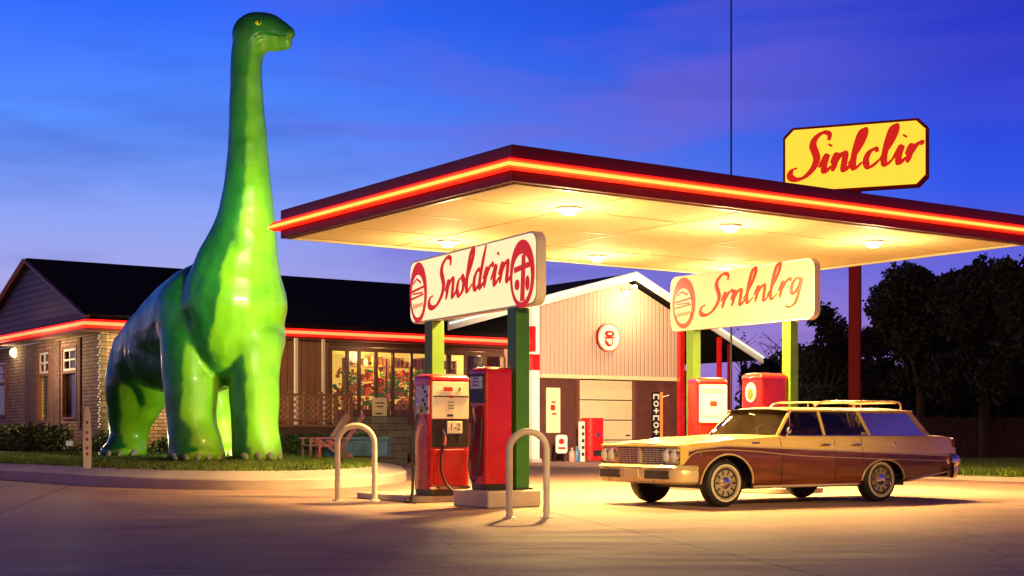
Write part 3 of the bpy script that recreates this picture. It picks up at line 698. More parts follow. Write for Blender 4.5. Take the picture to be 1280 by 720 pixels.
# left gable end wall (x=.6) with window openings, brick to 3.9
wx = .6
def wallx(mb, x0, x1, y0, y1, z0, z1, holes):   # wall in the y-z plane with rectangular holes (y0,y1,z0,z1)
    ys = sorted({y0, y1}|{h[0] for h in holes}|{h[1] for h in holes}); zs = sorted({z0, z1}|{h[2] for h in holes}|{h[3] for h in holes})
    for a, b_ in zip(ys, ys[1:]):
        for c_, d_ in zip(zs, zs[1:]):
            m_ = ((a+b_)/2, (c_+d_)/2)
            if not any(h[0] < m_[0] < h[1] and h[2] < m_[1] < h[3] for h in holes): mb.box(x0, x1, a, b_, c_, d_)
def t_at(px):          # depth along the gable wall for a photo column
    o_ = A+UR*wx; k = (px-640)/F; return (k*o_.y-o_.x)/(UL.x-k*UL.y)
def zat(py, t, s=None):
    p_ = sp_(wx if s is None else s, t); return CH+(HZ-py)/F*p_.y
tw = [(t_at(62), t_at(50)), (t_at(96), t_at(80))]
tA0, tA1 = t_at(63), t_at(49); tB0, tB1 = t_at(97), t_at(79)
holes = [(tA0, tA1, 1.35, 3.75), (tB0, tB1, 1.45, 3.75)]
tC0, tC1 = t_at(8), t_at(-12); holes.append((tC0, tC1, 1.6, 3.6))
wallx(wl, wx, wx+.25, .6, WD-.6, .3, 4.02, holes)
wl.build('brick_wall', 'brick', shop)
# front brick section and brown timber
s_b = ray_s(180, .6)
MB().box(wx+.252, s_b+2.0, .6, .85, .3, 4.0).build('brick_wall', 'brick', shop)
MB().box(s_b+2.001, ray_s(412, .6), .6, .8, .3, 4.0).build('timber_wall', 'woodwall', shop)
MB().box(wx+.3, SL, WD-.85, WD-.6, .3, 4.0).build('rear_wall', 'brownwall', shop)
MB().box(wx+.26, SL-.26, .86, WD-.86, .9, 1.0).build('floor', 'brownwall', shop)
# quoin strip with string lights at the corner
qs = MB()
for k in range(18): qs.box(wx-.03, wx+.2, .57, .62+.06*(k % 2), .4+.2*k, .58+.2*k)
qs.build('corner_quoin', 'stone', shop)
sl = MB()
for k in range(34): sl.ell((wx-.06+.03*math.sin(k*2.1), .52+.03*math.cos(k*1.7), 1.2+.082*k), .028, .028, .028, 6, 4)
o_ = sl.build('string_lights', emi('string_bulbs', (1, .72, .45), .7)); o_.location = A; o_.rotation_euler = (0, 0, TH); tag(o_, 'string of small bulbs down the brick corner of the shop', 'string lights')
# windows in the gable wall
def wframe(par, x, y0, y1, z0, z1, lit, grid_top=True):
    f = MB(); w_ = .07
    f.box(x-.05, x+.06, y0, y0+w_, z0, z1).box(x-.05, x+.06, y1-w_, y1, z0, z1).box(x-.05, x+.06, y0+w_, y1-w_, z0, z0+w_).box(x-.05, x+.06, y0+w_, y1-w_, z1-w_, z1)
    f.box(x-.05, x+.06, y0+w_, y1-w_, z1-.86, z1-.80)
    fo = f.build('window', 'wood', par)
    s_ = MB(); zt, zb = z1-w_-.02, z1-.80+.02
    ym = (y0+y1)/2
    for a, b_ in ((y0+w_+.02, y0+w_+.09), (y1-w_-.09, y1-w_-.02), (ym-.03, ym+.03)): s_.box(x-.02, x+.02, a, b_, zb+.07, zt-.07)
    for a, b_ in ((zb, zb+.07), (zt-.07, zt)): s_.box(x-.02, x+.02, y0+w_+.02, y1-w_-.02, a, b_)
    s_.box(x-.0195, x+.0195, y0+w_+.09, y1-w_-.09, (zb+zt)/2-.03, (zb+zt)/2+.03)
    s_.build('sash', 'white', fo)
    MB().box(x+.1, x+.11, y0+w_, y1-w_, z0+w_, z1-w_).build('pane', 'glass', fo)
    return fo
wframe(shop, wx, tA0, tA1, 1.35, 3.75, True); wframe(shop, wx, tB0, tB1, 1.45, 3.75, False); wframe(shop, wx, tC0, tC1, 1.6, 3.6, False)
lit = emi('lit_curtain_glow', (1.0, .72, .30), 2.0)
def curtain(y0, y1, z0, z1, m_, lab):
    rows_ = []
    for z_ in (z0, z1): rows_.append([Vector((wx+.3+.04*math.sin(k*1.9), lerp(y0, y1, k/20), z_)) for k in range(21)])
    c_ = MB().grid(rows_).build('curtain', m_, shop, smooth='all'); return c_
curtain(tA0-.3, tA1+.5, 1.3, 3.0, lit, ''); curtain(tA0-.3, tA1+.5, 3.01, 3.75, mat('tan_curtain', (.22, .15, .10), .8), '')
curtain(tB0, tB1, 1.4, 3.7, mat('dark_curtain', (.07, .05, .045), .8), '')
curtain(tC0, tC1, 1.5, 3.7, emi('pink_window_glow', (.9, .22, .10), .55), '')
# drapes outside, tied at the posts (weathered timber boards either side of the windows)
bdm = mat('weathered_board', (.16, .11, .09), .8, var=.3, vs=3, stretch=(1, 1, 5))
for k, (a, b_) in enumerate(((t_at(76), t_at(66)), (t_at(46), t_at(33)), (t_at(102), t_at(98)))): MB().box(wx-.05, wx-.002, a, b_, 1.2, 3.95).build('shutter', bdm, shop)
# roof: shingle planes, gable boards
rf = MB(); o_h = .15
def roofplane(mb, s0, s1, t0, z0_, t1, z1_, th=.14):
    mb.add([(s0, t0, z0_), (s1, t0, z0_), (s1, t1, z1_), (s0, t1, z1_), (s0, t0, z0_+th), (s1, t0, z0_+th), (s1, t1, z1_+th), (s0, t1, z1_+th)],
           [(0, 3, 2, 1), (4, 5, 6, 7), (0, 1, 5, 4), (1, 2, 6, 5), (2, 3, 7, 6), (3, 0, 4, 7)])
rf.slab([], 0, 0) if False else None
n_ = 24
prof = [(-.02, EZ+.14), (WD/2, RZ_), (WD+.02, EZ+.14), (WD+.02, EZ+.02), (WD/2, RZ_-.15), (-.02, EZ+.02)]
rf.add([(0, y, z) for y, z in prof]+[(SL+.6, y, z) for y, z in prof], [(0, 1, 4, 5), (1, 2, 3, 4), (11, 10, 7, 6), (10, 9, 8, 7), (0, 6, 7, 1), (1, 7, 8, 2), (2, 8, 9, 3), (3, 9, 10, 4), (4, 10, 11, 5), (5, 11, 6, 0)])
rf.build('roof', 'roof', shop)
yz = lambda y: lerp(EZ+.14, RZ_, (y+.02)/(WD/2+.02)) if y < WD/2 else lerp(RZ_, EZ+.14, (y-WD/2)/(WD/2+.02))
p2_ = [(.75, yz(.75)), (WD/2, RZ_), (WD, EZ+.14), (WD, EZ), (.75, EZ)]
MB().add([(SL+.601, y, z) for y, z in p2_]+[(23.5, y, z) for y, z in p2_], [(0, 1, 2, 3, 4), (9, 8, 7, 6, 5), (0, 5, 6, 1), (1, 6, 7, 2), (2, 7, 8, 3), (3, 8, 9, 4), (4, 9, 5, 0)]).build('roof', 'roof', shop)
MB().add([(.12, .2, EZ+.02), (.12, WD-.2, EZ+.02), (.12, WD/2, RZ_-.2), (.2, .2, EZ+.02), (.2, WD-.2, EZ+.02), (.2, WD/2, RZ_-.2)], [(0, 1, 2), (5, 4, 3), (0, 3, 4, 1), (1, 4, 5, 2), (2, 5, 3, 0)]).build('gable', 'gable', shop)
bb = MB(); bb.bar((-.03, -.03, EZ+.07), (-.03, WD/2, RZ_-.06), .05, .2, up=Vector((1, 0, 0))).bar((-.03, WD+.03, EZ+.07), (-.03, WD/2+.001, RZ_-.06), .05, .2, up=Vector((1, 0, 0)))
bb.build('barge_board', mat('barge', (.10, .06, .10), .5), shop)
# eaves fascia with neon, soffit
MB().box(0, SL, -.001, .06, 4.02, EZ).box(0, .06, .061, WD, 4.02, EZ).build('fascia', 'fascia', shop)
MB().box(.061, SL, .061, .6, 4.03, 4.06).box(.061, .6, .601, WD, 4.03, 4.06).build('soffit', mat('shop_soffit', (.30, .22, .16), .6), shop)
zn = 4.22
nt_ = MB().tube([(-.06, -.06, zn), (SL, -.06, zn)], .05, 8).tube([(-.06, -.06, zn), (-.06, WD, zn)], .05, 8).ell((-.06, -.06, zn), .051, .051, .051, 8, 6).xf(lambda v: (v.x-.09, v.y-.09, v.z))
nt_.build('neon_tube', 'neon2', shop, smooth=True)
MB().tube([(-.055, -.055, zn), (SL, -.055, zn)], .12, 8).tube([(-.055, -.055, zn), (-.055, WD, zn)], .12, 8).ell((-.055, -.055, zn), .12, .12, .12, 8, 6).build('neon_halo', 'neonhalo', shop, smooth=True)  # red halo round the shop neon, modelled as a glowing tube
# storefront glazing
def storefront(s0, s1, t, z0, z1, cols, par):
    f = MB(); w_ = .05
    for c_ in cols: f.box(c_-w_, c_+w_, t-.04, t+.06, z0, z1)
    f.box(s0, s1, t-.03, t+.05, z1, z1+.14).box(s0, s1, t-.03, t+.05, z0-.08, z0)
    fo = f.build('window', mat('mullion', (.10, .045, .025), .5), par)
    for a, b_ in zip(cols, cols[1:]): MB().box(a+w_, b_-w_, t, t+.012, z0, z1).build('pane', 'glass', fo)
    return fo
sa = ray_s(412, .6); se = ray_s(560, .6)
cols = [ray_s(p_, .6) for p_ in (413, 434, 449, 470, 491, 514, 537, 560)]
storefront(sa, se, .6, 1.35, 3.72, cols, shop)
MB().box(sa+.0, se, .6, .8, .3, 1.26).build('stall_riser', 'stone', shop)
MB().box(sa, se, .6, .8, 3.87, 4.02).build('lintel', 'brownwall', shop)
# lit interior: warm back wall and display
iw = mat('interior_wall', (.5, .3, .12), .7, emit=(1.0, .60, .11), es=1.25, var=.35, vs=1.4)
MB().box(sa-1, se+2, 2.6, 2.65, 1.0, 4.0).build('interior_wall', iw, shop)
cols2 = [ray_s(p_, .6) for p_ in (562, 582, 606, 630)]
storefront(se+.05, cols2[-1], .6, 1.35, 3.72, cols2, shop)
MB().box(se, cols2[-1], .601, .8, .3, 1.26).box(se, cols2[-1], .6, .8, 3.87, 4.02).build('stall_riser', 'brownwall', shop)
MB().box(cols2[-1], ray_s(676, .6), .6, .85, .0, 4.3).build('timber_wall', mat('pinkish_render', (.42, .24, .17), .7, var=.1, vs=2), shop)
lamp('shop_light', 'POINT', sp_(ray_s(470, 1.6), 1.5, 3.6), 260, (1, .60, .18), shadow_soft_size=.03)
lamp('shop_light', 'POINT', sp_(ray_s(600, 1.6), 1.7, 3.6), 150, (1, .6, .25), shadow_soft_size=.03)
# flowers and goods displayed behind the glass
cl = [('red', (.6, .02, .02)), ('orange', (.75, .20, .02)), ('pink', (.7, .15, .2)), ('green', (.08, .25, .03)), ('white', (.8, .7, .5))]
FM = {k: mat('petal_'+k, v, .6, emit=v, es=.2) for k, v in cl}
dsp = [(442, 'orange', 'white'), (460, 'red', 'orange'), (480, 'green', 'orange'), (497, 'orange', 'pink'), (512, 'orange', 'red'), (528, 'orange', 'white'), (424, 'red', 'orange')]
for i, (px_, a, b_) in enumerate(dsp):
    s_ = ray_s(px_, 1.3); t_ = thing('flower_display', {'orange': 'orange', 'red': 'red', 'green': 'leafy green', 'pink': 'pink'}[a]+' and '+b_+' potted flowers, %s from left in the lit shop window' % ['second', 'third', 'fourth', 'fifth', 'sixth', 'last', 'first'][i], 'flowers', sp_(s_, 1.3, 1.0), 0, 'flower displays in the shop window')
    MB().lathe([(.14, 0), (.2, .5), (.22, .8)], 12).build('pot', mat('pot%d' % i, (.3, .12, .05), .6), t_, smooth=True)
    for m_, n_ in ((a, 26), (b_, 16), ('green', 22)):
        fb = MB()
        cc = [(random.gauss(0, .2), random.uniform(1.0, 2.1)) for _ in range(3)]
        for k in range(n_):
            q_ = cc[k % 3]; r_ = random.uniform(.03, .085); fb.ell((q_[0]+random.gauss(0, .10), random.gauss(0, .14), q_[1]+random.gauss(0, .13)), r_, r_, r_*.8, 6, 4)
        fb.build('bloom' if m_ != 'green' else 'leaves', FM[m_], t_)
def poster(s, t, z0, z1, wd, m_, lab, marks=None, cat='poster', name='poster', mm='ink'):
    t_ = thing(name, lab, cat, sp_(s, t, 0), TH)
    MB().slab(rrect(-wd/2, wd/2, z0, z1, .03), -.03, 0).build('board', m_, t_)
    if marks:
        k = MB()
        for (a, b_, c_, d_) in marks: k.box(a*wd, b_*wd, -.036, -.0305, lerp(z0, z1, c_), lerp(z0, z1, d_))
        k.build('print', mm, t_)
    return t_
s_ = ray_s(475, .5)
poster(s_, .55, 1.4, 2.2, .55, 'cream', 'pale poster with dark print low in the shop window', [(-.3, .3, .75, .8), (-.2, .25, .6, .65), (-.3, .2, .3, .36)])
gm_ = [mat('goods_'+n_, c_, .5) for n_, c_ in (('red', (.5, .04, .02)), ('ochre', (.6, .3, .04)), ('green', (.08, .2, .04)), ('tan', (.5, .35, .18)), ('brown', (.16, .06, .02)))]
for i, px_ in enumerate((455, 505, 545)):
    t_ = thing('display_shelf', ['stocked wooden shelf behind the left shop window panes', 'stocked wooden shelf behind the middle shop window panes', 'stocked wooden shelf behind the shop panes beside the left green post'][i], 'shelf', sp_(ray_s(px_, 2.2), 2.2, 1.0), TH, 'stocked shelves inside the shop')
    sh = MB().box(-.75, -.70, -.2, .2, 0, 2.6).box(.70, .75, -.2, .2, 0, 2.6)
    for k in range(5): sh.box(-.699, .699, -.2, .2, .3+k*.5, .34+k*.5)
    sh.build('shelf_frame', 'wood', t_)
    for ci in range(5):
        gb = MB()
        for k in range(5):
            x_ = -.66
            while x_ < .6:
                w__ = random.uniform(.06, .16)
                if random.randrange(5) == ci: gb.box(x_, x_+w__*.9, -.16, .1, .341+k*.5, .345+k*.5+random.uniform(.12, .36))
                x_ += w__
        if gb.v: gb.build('goods', gm_[ci], t_)
# hanging globe and its little bracket at far left
gp = P(19, 441, 50); t_ = thing('hanging_globe', 'round glowing globe lamp hanging from the eaves at far left', 'lamp', (gp.x, gp.y, gp.z-.35))
MB().ell((0, 0, .35), .19, .19, .18, 16, 12).build('globe', 'bulb2', t_, smooth=True)
MB().tube([(0, 0, .58), (0, 0, 1.0)], .02, 6).lathe([(.1, .58), (.06, .66)], 12).build('stem', 'dark', t_)
lamp('globe_light', 'POINT', (gp.x-.3, gp.y-.5, gp.z), 25, (1, .7, .4), shadow_soft_size=.25)
lamp('eave_light', 'POINT', sp_(-.8, 4.2, 3.4), 230, (1, .62, .32), shadow_soft_size=.2)
lamp('eave_light', 'POINT', sp_(2.4, -.8, 3.5), 620, (1, .65, .25), shadow_soft_size=.2)
lamp('eave_light', 'POINT', sp_(9.6, -.2, 3.6), 30, (1, .6, .3), shadow_soft_size=.2)

# patio deck and railing
dk = thing('patio_deck', 'raised timber patio with lattice railing in front of the shop, right of the dinosaur', 'deck', A, TH)
d0, d1 = ray_s(300, -3), ray_s(440, -3)
MB().box(d0, d1, -3.0, .58, .3, 1.2).build('platform', 'brownwall', dk)
MB().box(d0, d1, -3.05, .58, 1.2, 1.27).build('boards', 'wood', dk, bevel=.01)
rl = MB().box(d0, d1, -3.06, -2.96, 2.12, 2.19).box(d0, d1, -3.05, -2.97, 1.36, 1.42)
rl.build('handrail', 'wood', dk)
for k in range(8):
    s_ = lerp(d0+.06, d1-.06, k/7); MB().box(s_-.05, s_+.05, -3.07, -2.95, 1.27, 2.25).build('railing_post', 'wood', dk)
lt = MB(); s_ = d0
while s_ < d1-.6:
    lt.bar((s_, -3.012, 1.42), (s_+.7, -3.012, 2.12), .02, .035, up=Vector((0, 1, 0))); lt.bar((s_+.7, -2.99, 1.42), (s_, -2.99, 2.12), .02, .035, up=Vector((0, 1, 0))); s_ += .175
lt.build('lattice', mat('lattice_timber', (.34, .15, .11), .6), dk)
MB().box(ray_s(370, -.3)-.05, ray_s(370, -.3)+.05, -.35, -.25, 1.27, 4.02).build('porch_post', 'offwhite', dk)
MB().box(ray_s(404, -.3)-.04, ray_s(404, -.3)+.04, -.35, -.25, 1.27, 4.02).build('porch_post', 'offwhite', dk)
# stone wall right of the deck
o_ = MB().box(d1+.1, ray_s(505, -2.2), -2.4, -2.1, .0, 1.55).build('stone_wall', 'stone'); o_.location = A; o_.rotation_euler = (0, 0, TH); tag(o_, 'low rough stone wall right of the patio railing', 'wall')
# lounge chairs
def lounger(px_, Y, rz, lab, mm):
    t_ = thing('garden_chair', lab, 'garden chair', P(px_, 565, Y)*1.0, rz, 'reclining chairs on the lawn'); t_.location.z = .44; t_.scale = (.8, .8, .8)
    MB().xf(lambda v: v).box(-.32, .32, -.45, .35, .30, .36).build('seat', mm, t_, bevel=.01)
    b_ = MB()
    for k in range(5): b_.bar((-.28+.14*k, .33, .3), (-.28+.14*k, .98, 1.35-.05*abs(k-2)), .12, .03)
    b_.build('backrest', mm, t_)
    for s_ in (-1, 1):
        MB().bar((s_*.36, -.4, 0), (s_*.36, -.4, .55), .05, .08).build('leg', mm, t_)
        MB().bar((s_*.36, .6, 0), (s_*.36, -.1, .5), .05, .08).build('leg', mm, t_)
        MB().box(s_*.36-.06, s_*.36+.06, -.5, .45, .55, .59).build('armrest', mm, t_)
M['pinkwood'] = mat('faded_pink_timber', (.36, .08, .11), .6, var=.2, vs=5); M['peach'] = mat('peach_timber', (.34, .13, .11), .6, var=.2, vs=5)
lounger(398, 37.5, math.radians(-62), 'peach wooden garden chair tipped back, nearer the dinosaur', 'peach')
lounger(414, 35.5, math.radians(-75), 'faded pink wooden garden chair in front of the peach one', 'pinkwood')
o_ = MB(); o_.prism(rrect(-.85, .85, -.35, .35, .08), 0, .42).prism(rrect(-.9, .9, -.4, .4, .1), .42, .5)
o2 = o_.build('planter', mat('blue_planter', (.04, .12, .26), .5, var=.15), bevel=.01); o2.location = (P(447, 560, 38).x, 38, .42); tag(o2, 'long blue planter box behind the left hoop guard', 'planter')

# ------------------------------------------------------------------ garage
gar = thing('garage_building', 'garage with corrugated pink-tan gable, white roof trim and open brown bay', 'building', A, TH)
gs0, gs1 = ray_s(676, .4), ray_s(851, .4); ap = ray_s(797, -.1); HB = 3.15
t0 = .4
lS, rS = ray_s(560, -.2), ray_s(953, -.2)
def gz(px_, py_, t=-.2):
    s_ = ray_s(px_, t); return CH+(HZ-py_)/F*(A+UL*t+UR*s_).y
zl, za, zr = gz(560, 403), gz(795, 341), gz(953, 446)
apS = ray_s(795, -.2)
def rz_at(s): return lerp(zl, za, (s-lS)/(apS-lS)) if s < apS else lerp(za, zr, (s-apS)/(rS-apS))
MB().slab([(gs0, HB), (gs1, HB), (gs1, rz_at(gs1)-.25), (apS, za-.25), (gs0, rz_at(gs0)-.25)], t0, t0+.2).build('gable_wall', 'siding', gar)
MB().box(gs0, gs1, t0-.04, t0+.22, HB-.14, HB-.001).build('header_beam', 'cream', gar)
gd0, gd1 = ray_s(724, t0), ray_s(793, t0)
MB().box(gs0, gd0, t0+.05, t0+.2, 0, HB-.141).build('bay_wall', 'brownwall', gar)
MB().box(gd1, gs1, t0+.05, t0+.2, 0, HB-.141).build('bay_wall', 'brownwall', gar)
gd = MB()
gdm = mat('garage_door_paint', (.60, .50, .30), .5, var=.08, vs=1)
nP = 4
for k in range(nP): gd.box(gd0+.03, gd1-.03, t0+.10, t0+.16, .02+k*(HB-.17)/nP, (k+1)*(HB-.17)/nP-.012)
gdo = gd.build('garage_door', gdm, gar, bevel=.012)
MB().box(gd1-.35, gd1-.12, t0+.08, t0+.1, .9, .95).build('handle', 'dark', gdo)
MB().box(gd0-.09, gd0+.03, t0+.0, t0+.09, 0, HB-.15).box(gd1-.03, gd1+.09, t0+.0, t0+.09, 0, HB-.15).build('door_jamb', mat('jamb', (.14, .05, .035), .5), gar)
MB().box(gs0, gs0+.2, t0+.21, 12, 0, rz_at(gs0)-.6).box(gs1-.2, gs1, t0+.21, 12, 0, rz_at(gs1)-.6).box(gs0+.21, gs1-.21, 11.8, 12, 0, 4.2).build('side_wall', 'brownwall', gar)
# roof sheet and its white trim
rp = [(lS, zl), (apS, za), (rS, zr), (rS, zr-.14), (apS, za-.14), (lS, zl-.14)]
MB().add([(x, -.18, z) for x, z in rp]+[(x, 12.4, z) for x, z in rp], [(0, 1, 4, 5), (1, 2, 3, 4), (11, 10, 7, 6), (10, 9, 8, 7), (0, 6, 7, 1), (1, 7, 8, 2), (2, 8, 9, 3), (3, 9, 10, 4), (4, 10, 11, 5), (5, 11, 6, 0)]).build('roof', 'roof', gar)
tr = MB()
for (a, za_, b_, zb_) in ((lS, zl, apS, za), (rS, zr, apS, za)):
    tr.add([(a, -.26, za_+.05), (b_, -.26, zb_+.05), (b_, -.26, zb_-.27), (a, -.26, za_-.27), (a, -.185, za_+.05), (b_, -.185, zb_+.05), (b_, -.185, zb_-.27), (a, -.185, za_-.27)],
           [(0, 1, 2, 3), (7, 6, 5, 4), (0, 4, 5, 1), (1, 5, 6, 2), (2, 6, 7, 3), (3, 7, 4, 0)])
tr.build('roof_trim', mat('trim_white', (.72, .78, .72), .4, var=.05), gar)
nn = MB().tube([(lS, -.30, zl-.04), (apS, -.30, za-.04)], .022, 6).tube([(rS, -.30, zr-.04), (apS, -.30, za-.04)], .022, 6)
nn.build('light_strip', emi('cool_strip', (.85, 1.0, .80), 1.5), gar)
# car port bay on the right, dark with red posts
MB().box(gs1+.05, rS-.4, 3.5, 3.7, 0, 3.6).build('bay_wall', mat('dim_bay_wall', (.22, .12, .10), .7, var=.2, vs=2), gar)
for p_, wd_ in ((851, .11), (899, .05), (912, .03)):
    s_ = ray_s(p_, .1); o_ = MB().box(s_-wd_, s_+wd_, .0, .2, 0, rz_at(s_)-.2).build('bay_post', 'red' if p_ != 912 else 'dred', gar)
# round emblem on the gable
gc = ray_s(760, .3); ez = CH+(HZ-422)/F*(A+UL*.3+UR*gc).y
t_ = thing('round_emblem_sign', 'round glowing white badge with a red mark on the corrugated gable', 'sign', sp_(gc, .33, ez), TH)
MB().slab(disc(0, 0, .52, .52), -.10, .05).build('badge_body', 'dred', t_)
MB().slab(disc(0, 0, .47, .47), -.115, -.101).build('badge_face', 'signface', t_)
rg = MB().tube([(.50*math.cos(2*PI*k/36), -.10, .50*math.sin(2*PI*k/36)) for k in range(37)], .025, 8, cap=False); rg.build('neon_ring', emi('neon_ring', (1, .12, .05), 3), t_, smooth=True)
em = MB().slab(disc(0, .14, .24, .12), -.124, -.1155).slab(disc(-.02, -.14, .20, .20), -.1245, -.1155).slab([(-.27, -.02), (.26, -.02), (.26, .03), (-.27, .03)], -.1255, -.1155)
eo = em.build('badge_mark', 'signred', t_)
MB().slab(disc(.03, -.15, .09, .11), -.13, -.1246).slab(disc(-.1, -.1, .05, .05), -.13, -.1246).slab(disc(.02, .14, .1, .035), -.13, -.1246).build('badge_cutout', 'signface', eo)
# twin flood on the gable
fs_ = ray_s(786, .3); fz = CH+(HZ-364)/F*(A+UL*.3+UR*fs_).y
t_ = thing('gable_floodlight', 'twin bulb floodlight high under the garage gable peak', 'wall lamp', sp_(fs_, .38, fz), TH)
MB().box(-.08, .08, -.06, .02, -.05, .05).bar((0, -.04, 0), (-.18, -.18, -.05), .03, .03).bar((0, -.04, 0), (.16, -.18, .16), .03, .03).build('bracket', 'dark', t_)
MB().ell((-.2, -.24, -.08), .10, .10, .09, 12, 8).build('bulb', 'bulb', t_, smooth=True)
MB().ell((.17, -.24, .16), .085, .085, .08, 12, 8).build('bulb', 'bulb', t_, smooth=True)
lamp('gable_light', 'POINT', sp_(fs_-.1, -.7, fz-.45), 300, (1, .68, .30), shadow_soft_size=.1)
bl = st_pt(8.2, CD+.22, 4.66); t_ = thing('added_spotlight', 'small dark spotlight added on the rear canopy edge to brighten the garage', 'spotlight', bl, TH)  # added lamp, put in to light the garage front
MB().box(-.16, .16, -.04, .10, -.08, .10).build('housing', 'dark', t_, bevel=.01); MB().box(-.04, .04, -.21, -.041, -.02, .02).build('bracket', 'dark', t_)
lamp('added_bay_beam', 'SPOT', bl+UL*.15, 52000, (1, .66, .40), target=sp_(ray_s(765, .4), .4, 2.6), spot_size=math.radians(38), spot_blend=.9, shadow_soft_size=.2)
# striped column between shop and garage
cs = ray_s(667, -.9); t_ = thing('striped_column', 'square white column with red bands between shop and garage', 'column', sp_(cs, -.9), TH)
zc = lambda py: CH+(HZ-py)/F*sp_(cs, -.9).y
MB().box(-.15, .15, -.15, .15, 0, zc(372)).build('shaft', 'white', t_, bevel=.01)
MB().box(-.156, .156, -.156, .156, zc(463), zc(443)).build('red_band', 'red', t_)
MB().box(-.156, -.02, -.156, .156, zc(440), zc(408)).build('red_band', 'red', t_)
MB().box(-.2, .2, -.2, .2, 0, .12).build('base', 'concrete', t_)
# posters, vending machine and bits at the bay
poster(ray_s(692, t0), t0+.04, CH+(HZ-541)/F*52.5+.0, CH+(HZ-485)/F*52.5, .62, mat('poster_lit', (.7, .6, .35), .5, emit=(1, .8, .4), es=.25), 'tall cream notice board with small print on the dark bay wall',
       [(-.2, .12, .5, .62), (-.15, .15, .66, .70), (-.1, .2, .40, .44)], 'notice board', 'notice_board', 'redink')
t_ = thing('bay_banner', 'narrow dark banner with pale marks and an orange strip right of the garage door', 'banner', sp_(ray_s(822, t0), t0+.03), TH)
z0_, z1_ = CH+(HZ-546)/F*55, CH+(HZ-490)/F*55
MB().box(-.28, .10, -.05, 0, z0_, z1_).build('board', 'black', t_)
mk = MB(); zz_ = z1_-.08; k = 0
while zz_ > z0_+.15:
    if k % 3 == 0: mk.box(-.24, .06, -.056, -.0505, zz_-.06, zz_).box(-.24, -.18, -.056, -.0505, zz_-.2, zz_-.061).box(.0, .06, -.056, -.0505, zz_-.2, zz_-.061)
    elif k % 3 == 1: mk.tube([(-.09+.11*math.cos(a), -.053, zz_-.10+.09*math.sin(a)) for a in [2*PI*i/12 for i in range(13)]], .028, 6, ref=(0, 1, 0), flat=.004)
    else: mk.box(-.22, .04, -.056, -.0505, zz_-.12, zz_-.07).box(-.12, -.05, -.056, -.0505, zz_-.2, zz_-.121).box(-.12, -.05, -.056, -.0505, zz_-.069, zz_)
    zz_ -= .27; k += 1
mk.build('lettering', 'white', t_)
MB().box(.13, .24, -.06, 0, z0_-.1, z1_).build('orange_strip', mat('orange_strip', (.7, .16, .03), .5, emit=(1, .3, .05), es=.5), t_)
MB().bar((.18, -.03, z1_-.2), (.42, -.2, z1_-.12), .03, .03).build('bracket', 'white', t_)
vs_ = ray_s(740, -1.0); vp_ = sp_(vs_, -1.0)
t_ = thing('drinks_machine', 'upright red vending cabinet in front of the pale garage door', 'vending machine', vp_, TH)
MB().prism(rrect(-.30, .30, -.3, .3, .05), .04, 1.55).build('cabinet', 'red', t_, smooth=True)
MB().box(-.24, .24, -.325, -.29, .15, 1.46).build('door', 'red', t_, bevel=.01)
MB().box(-.1, .12, -.335, -.32, .9, 1.0).build('coin_slot', 'chrome', t_); MB().box(-.2, .2, -.34, -.324, .2, .4).build('delivery_tray', 'dark', t_)
t_ = thing('air_gauge_post', 'slim pale post with dark bands left of the red vending cabinet', 'post', sp_(ray_s(727, -1.0), -1.0), TH)
MB().box(-.09, .09, -.08, .08, 0, 1.42).build('post', 'white', t_, bevel=.01)
b_ = MB()
for k in range(5): b_.box(-.06, .06, -.085, -.0801, .2+k*.24, .32+k*.24)
each(b_, 'gauge_mark', 'ink', t_)
def can_(px_, lab, m_, h):
    s_ = ray_s(px_, -1.2); o_ = MB().lathe([(.10, 0), (.115, .03), (.115, h*.6), (.09, h*.75), (.04, h*.8), (.04, h*.9), (.06, h*.92), (.06, h)], 14).build('oil_can', m_, smooth=True)
    o_.location = sp_(s_, -1.2); tag(o_, lab, 'canister', 'small canisters by the garage')
can_(715, 'small pinkish canister left of the pale post', mat('canister_pink', (.5, .25, .2), .4), .5)
can_(721, 'small blue canister right beside the pinkish one', mat('canister_blue', (.05, .15, .3), .4), .55)
t_ = thing('display_rack', 'small white rack with red and black print by the bay wall', 'rack', sp_(ray_s(699, -1.0), -1.0), TH)
MB().bar((-.2, 0, 0), (-.2, -.1, .75), .04, .04).bar((.2, 0, 0), (.2, -.1, .75), .04, .04).build('leg', 'dark', t_)
MB().slab(rrect(-.24, .24, .3, .95, .1), -.16, -.11).build('panel', 'white', t_)
MB().slab(disc(-.02, .72, .12, .1), -.165, -.1605).box(-.16, .15, -.165, -.1605, .45, .52).build('print', 'redink', t_)

# ------------------------------------------------------------------ hedge and planting in front of the shop
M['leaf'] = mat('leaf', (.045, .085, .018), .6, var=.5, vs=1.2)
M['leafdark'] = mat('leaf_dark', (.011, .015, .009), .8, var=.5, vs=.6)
def leafmesh(name, pts, size, m_, par=None):
    vs_, fs_ = [], []
    for p_ in pts:
        a = Vector((random.gauss(0, 1), random.gauss(0, 1), random.gauss(0, 1))).normalized(); b_ = a.orthogonal().normalized(); c_ = a.cross(b_)
        s_ = size*random.uniform(.6, 1.4); i = len(vs_); vs_ += [p_-b_*s_, p_-c_*s_*.55, p_+b_*s_, p_+c_*s_*.55]; fs_.append((i, i+1, i+2, i+3))
    me_ = bpy.data.meshes.new(name); me_.from_pydata([tuple(v) for v in vs_], [], fs_); me_.materials.append(M[m_])
    o_ = bpy.data.objects.new(name, me_); COL.objects.link(o_)
    if par: o_.parent = par
    return o_
pts = []
for k in range(16000):
    t__ = random.uniform(.5, 11.5); h = .35+.28*abs(math.sin(t__*2.3))+.2*random.random()
    pts.append(sp_(-.2-random.random()*.9, t__, .35+random.random()*h*1.2))
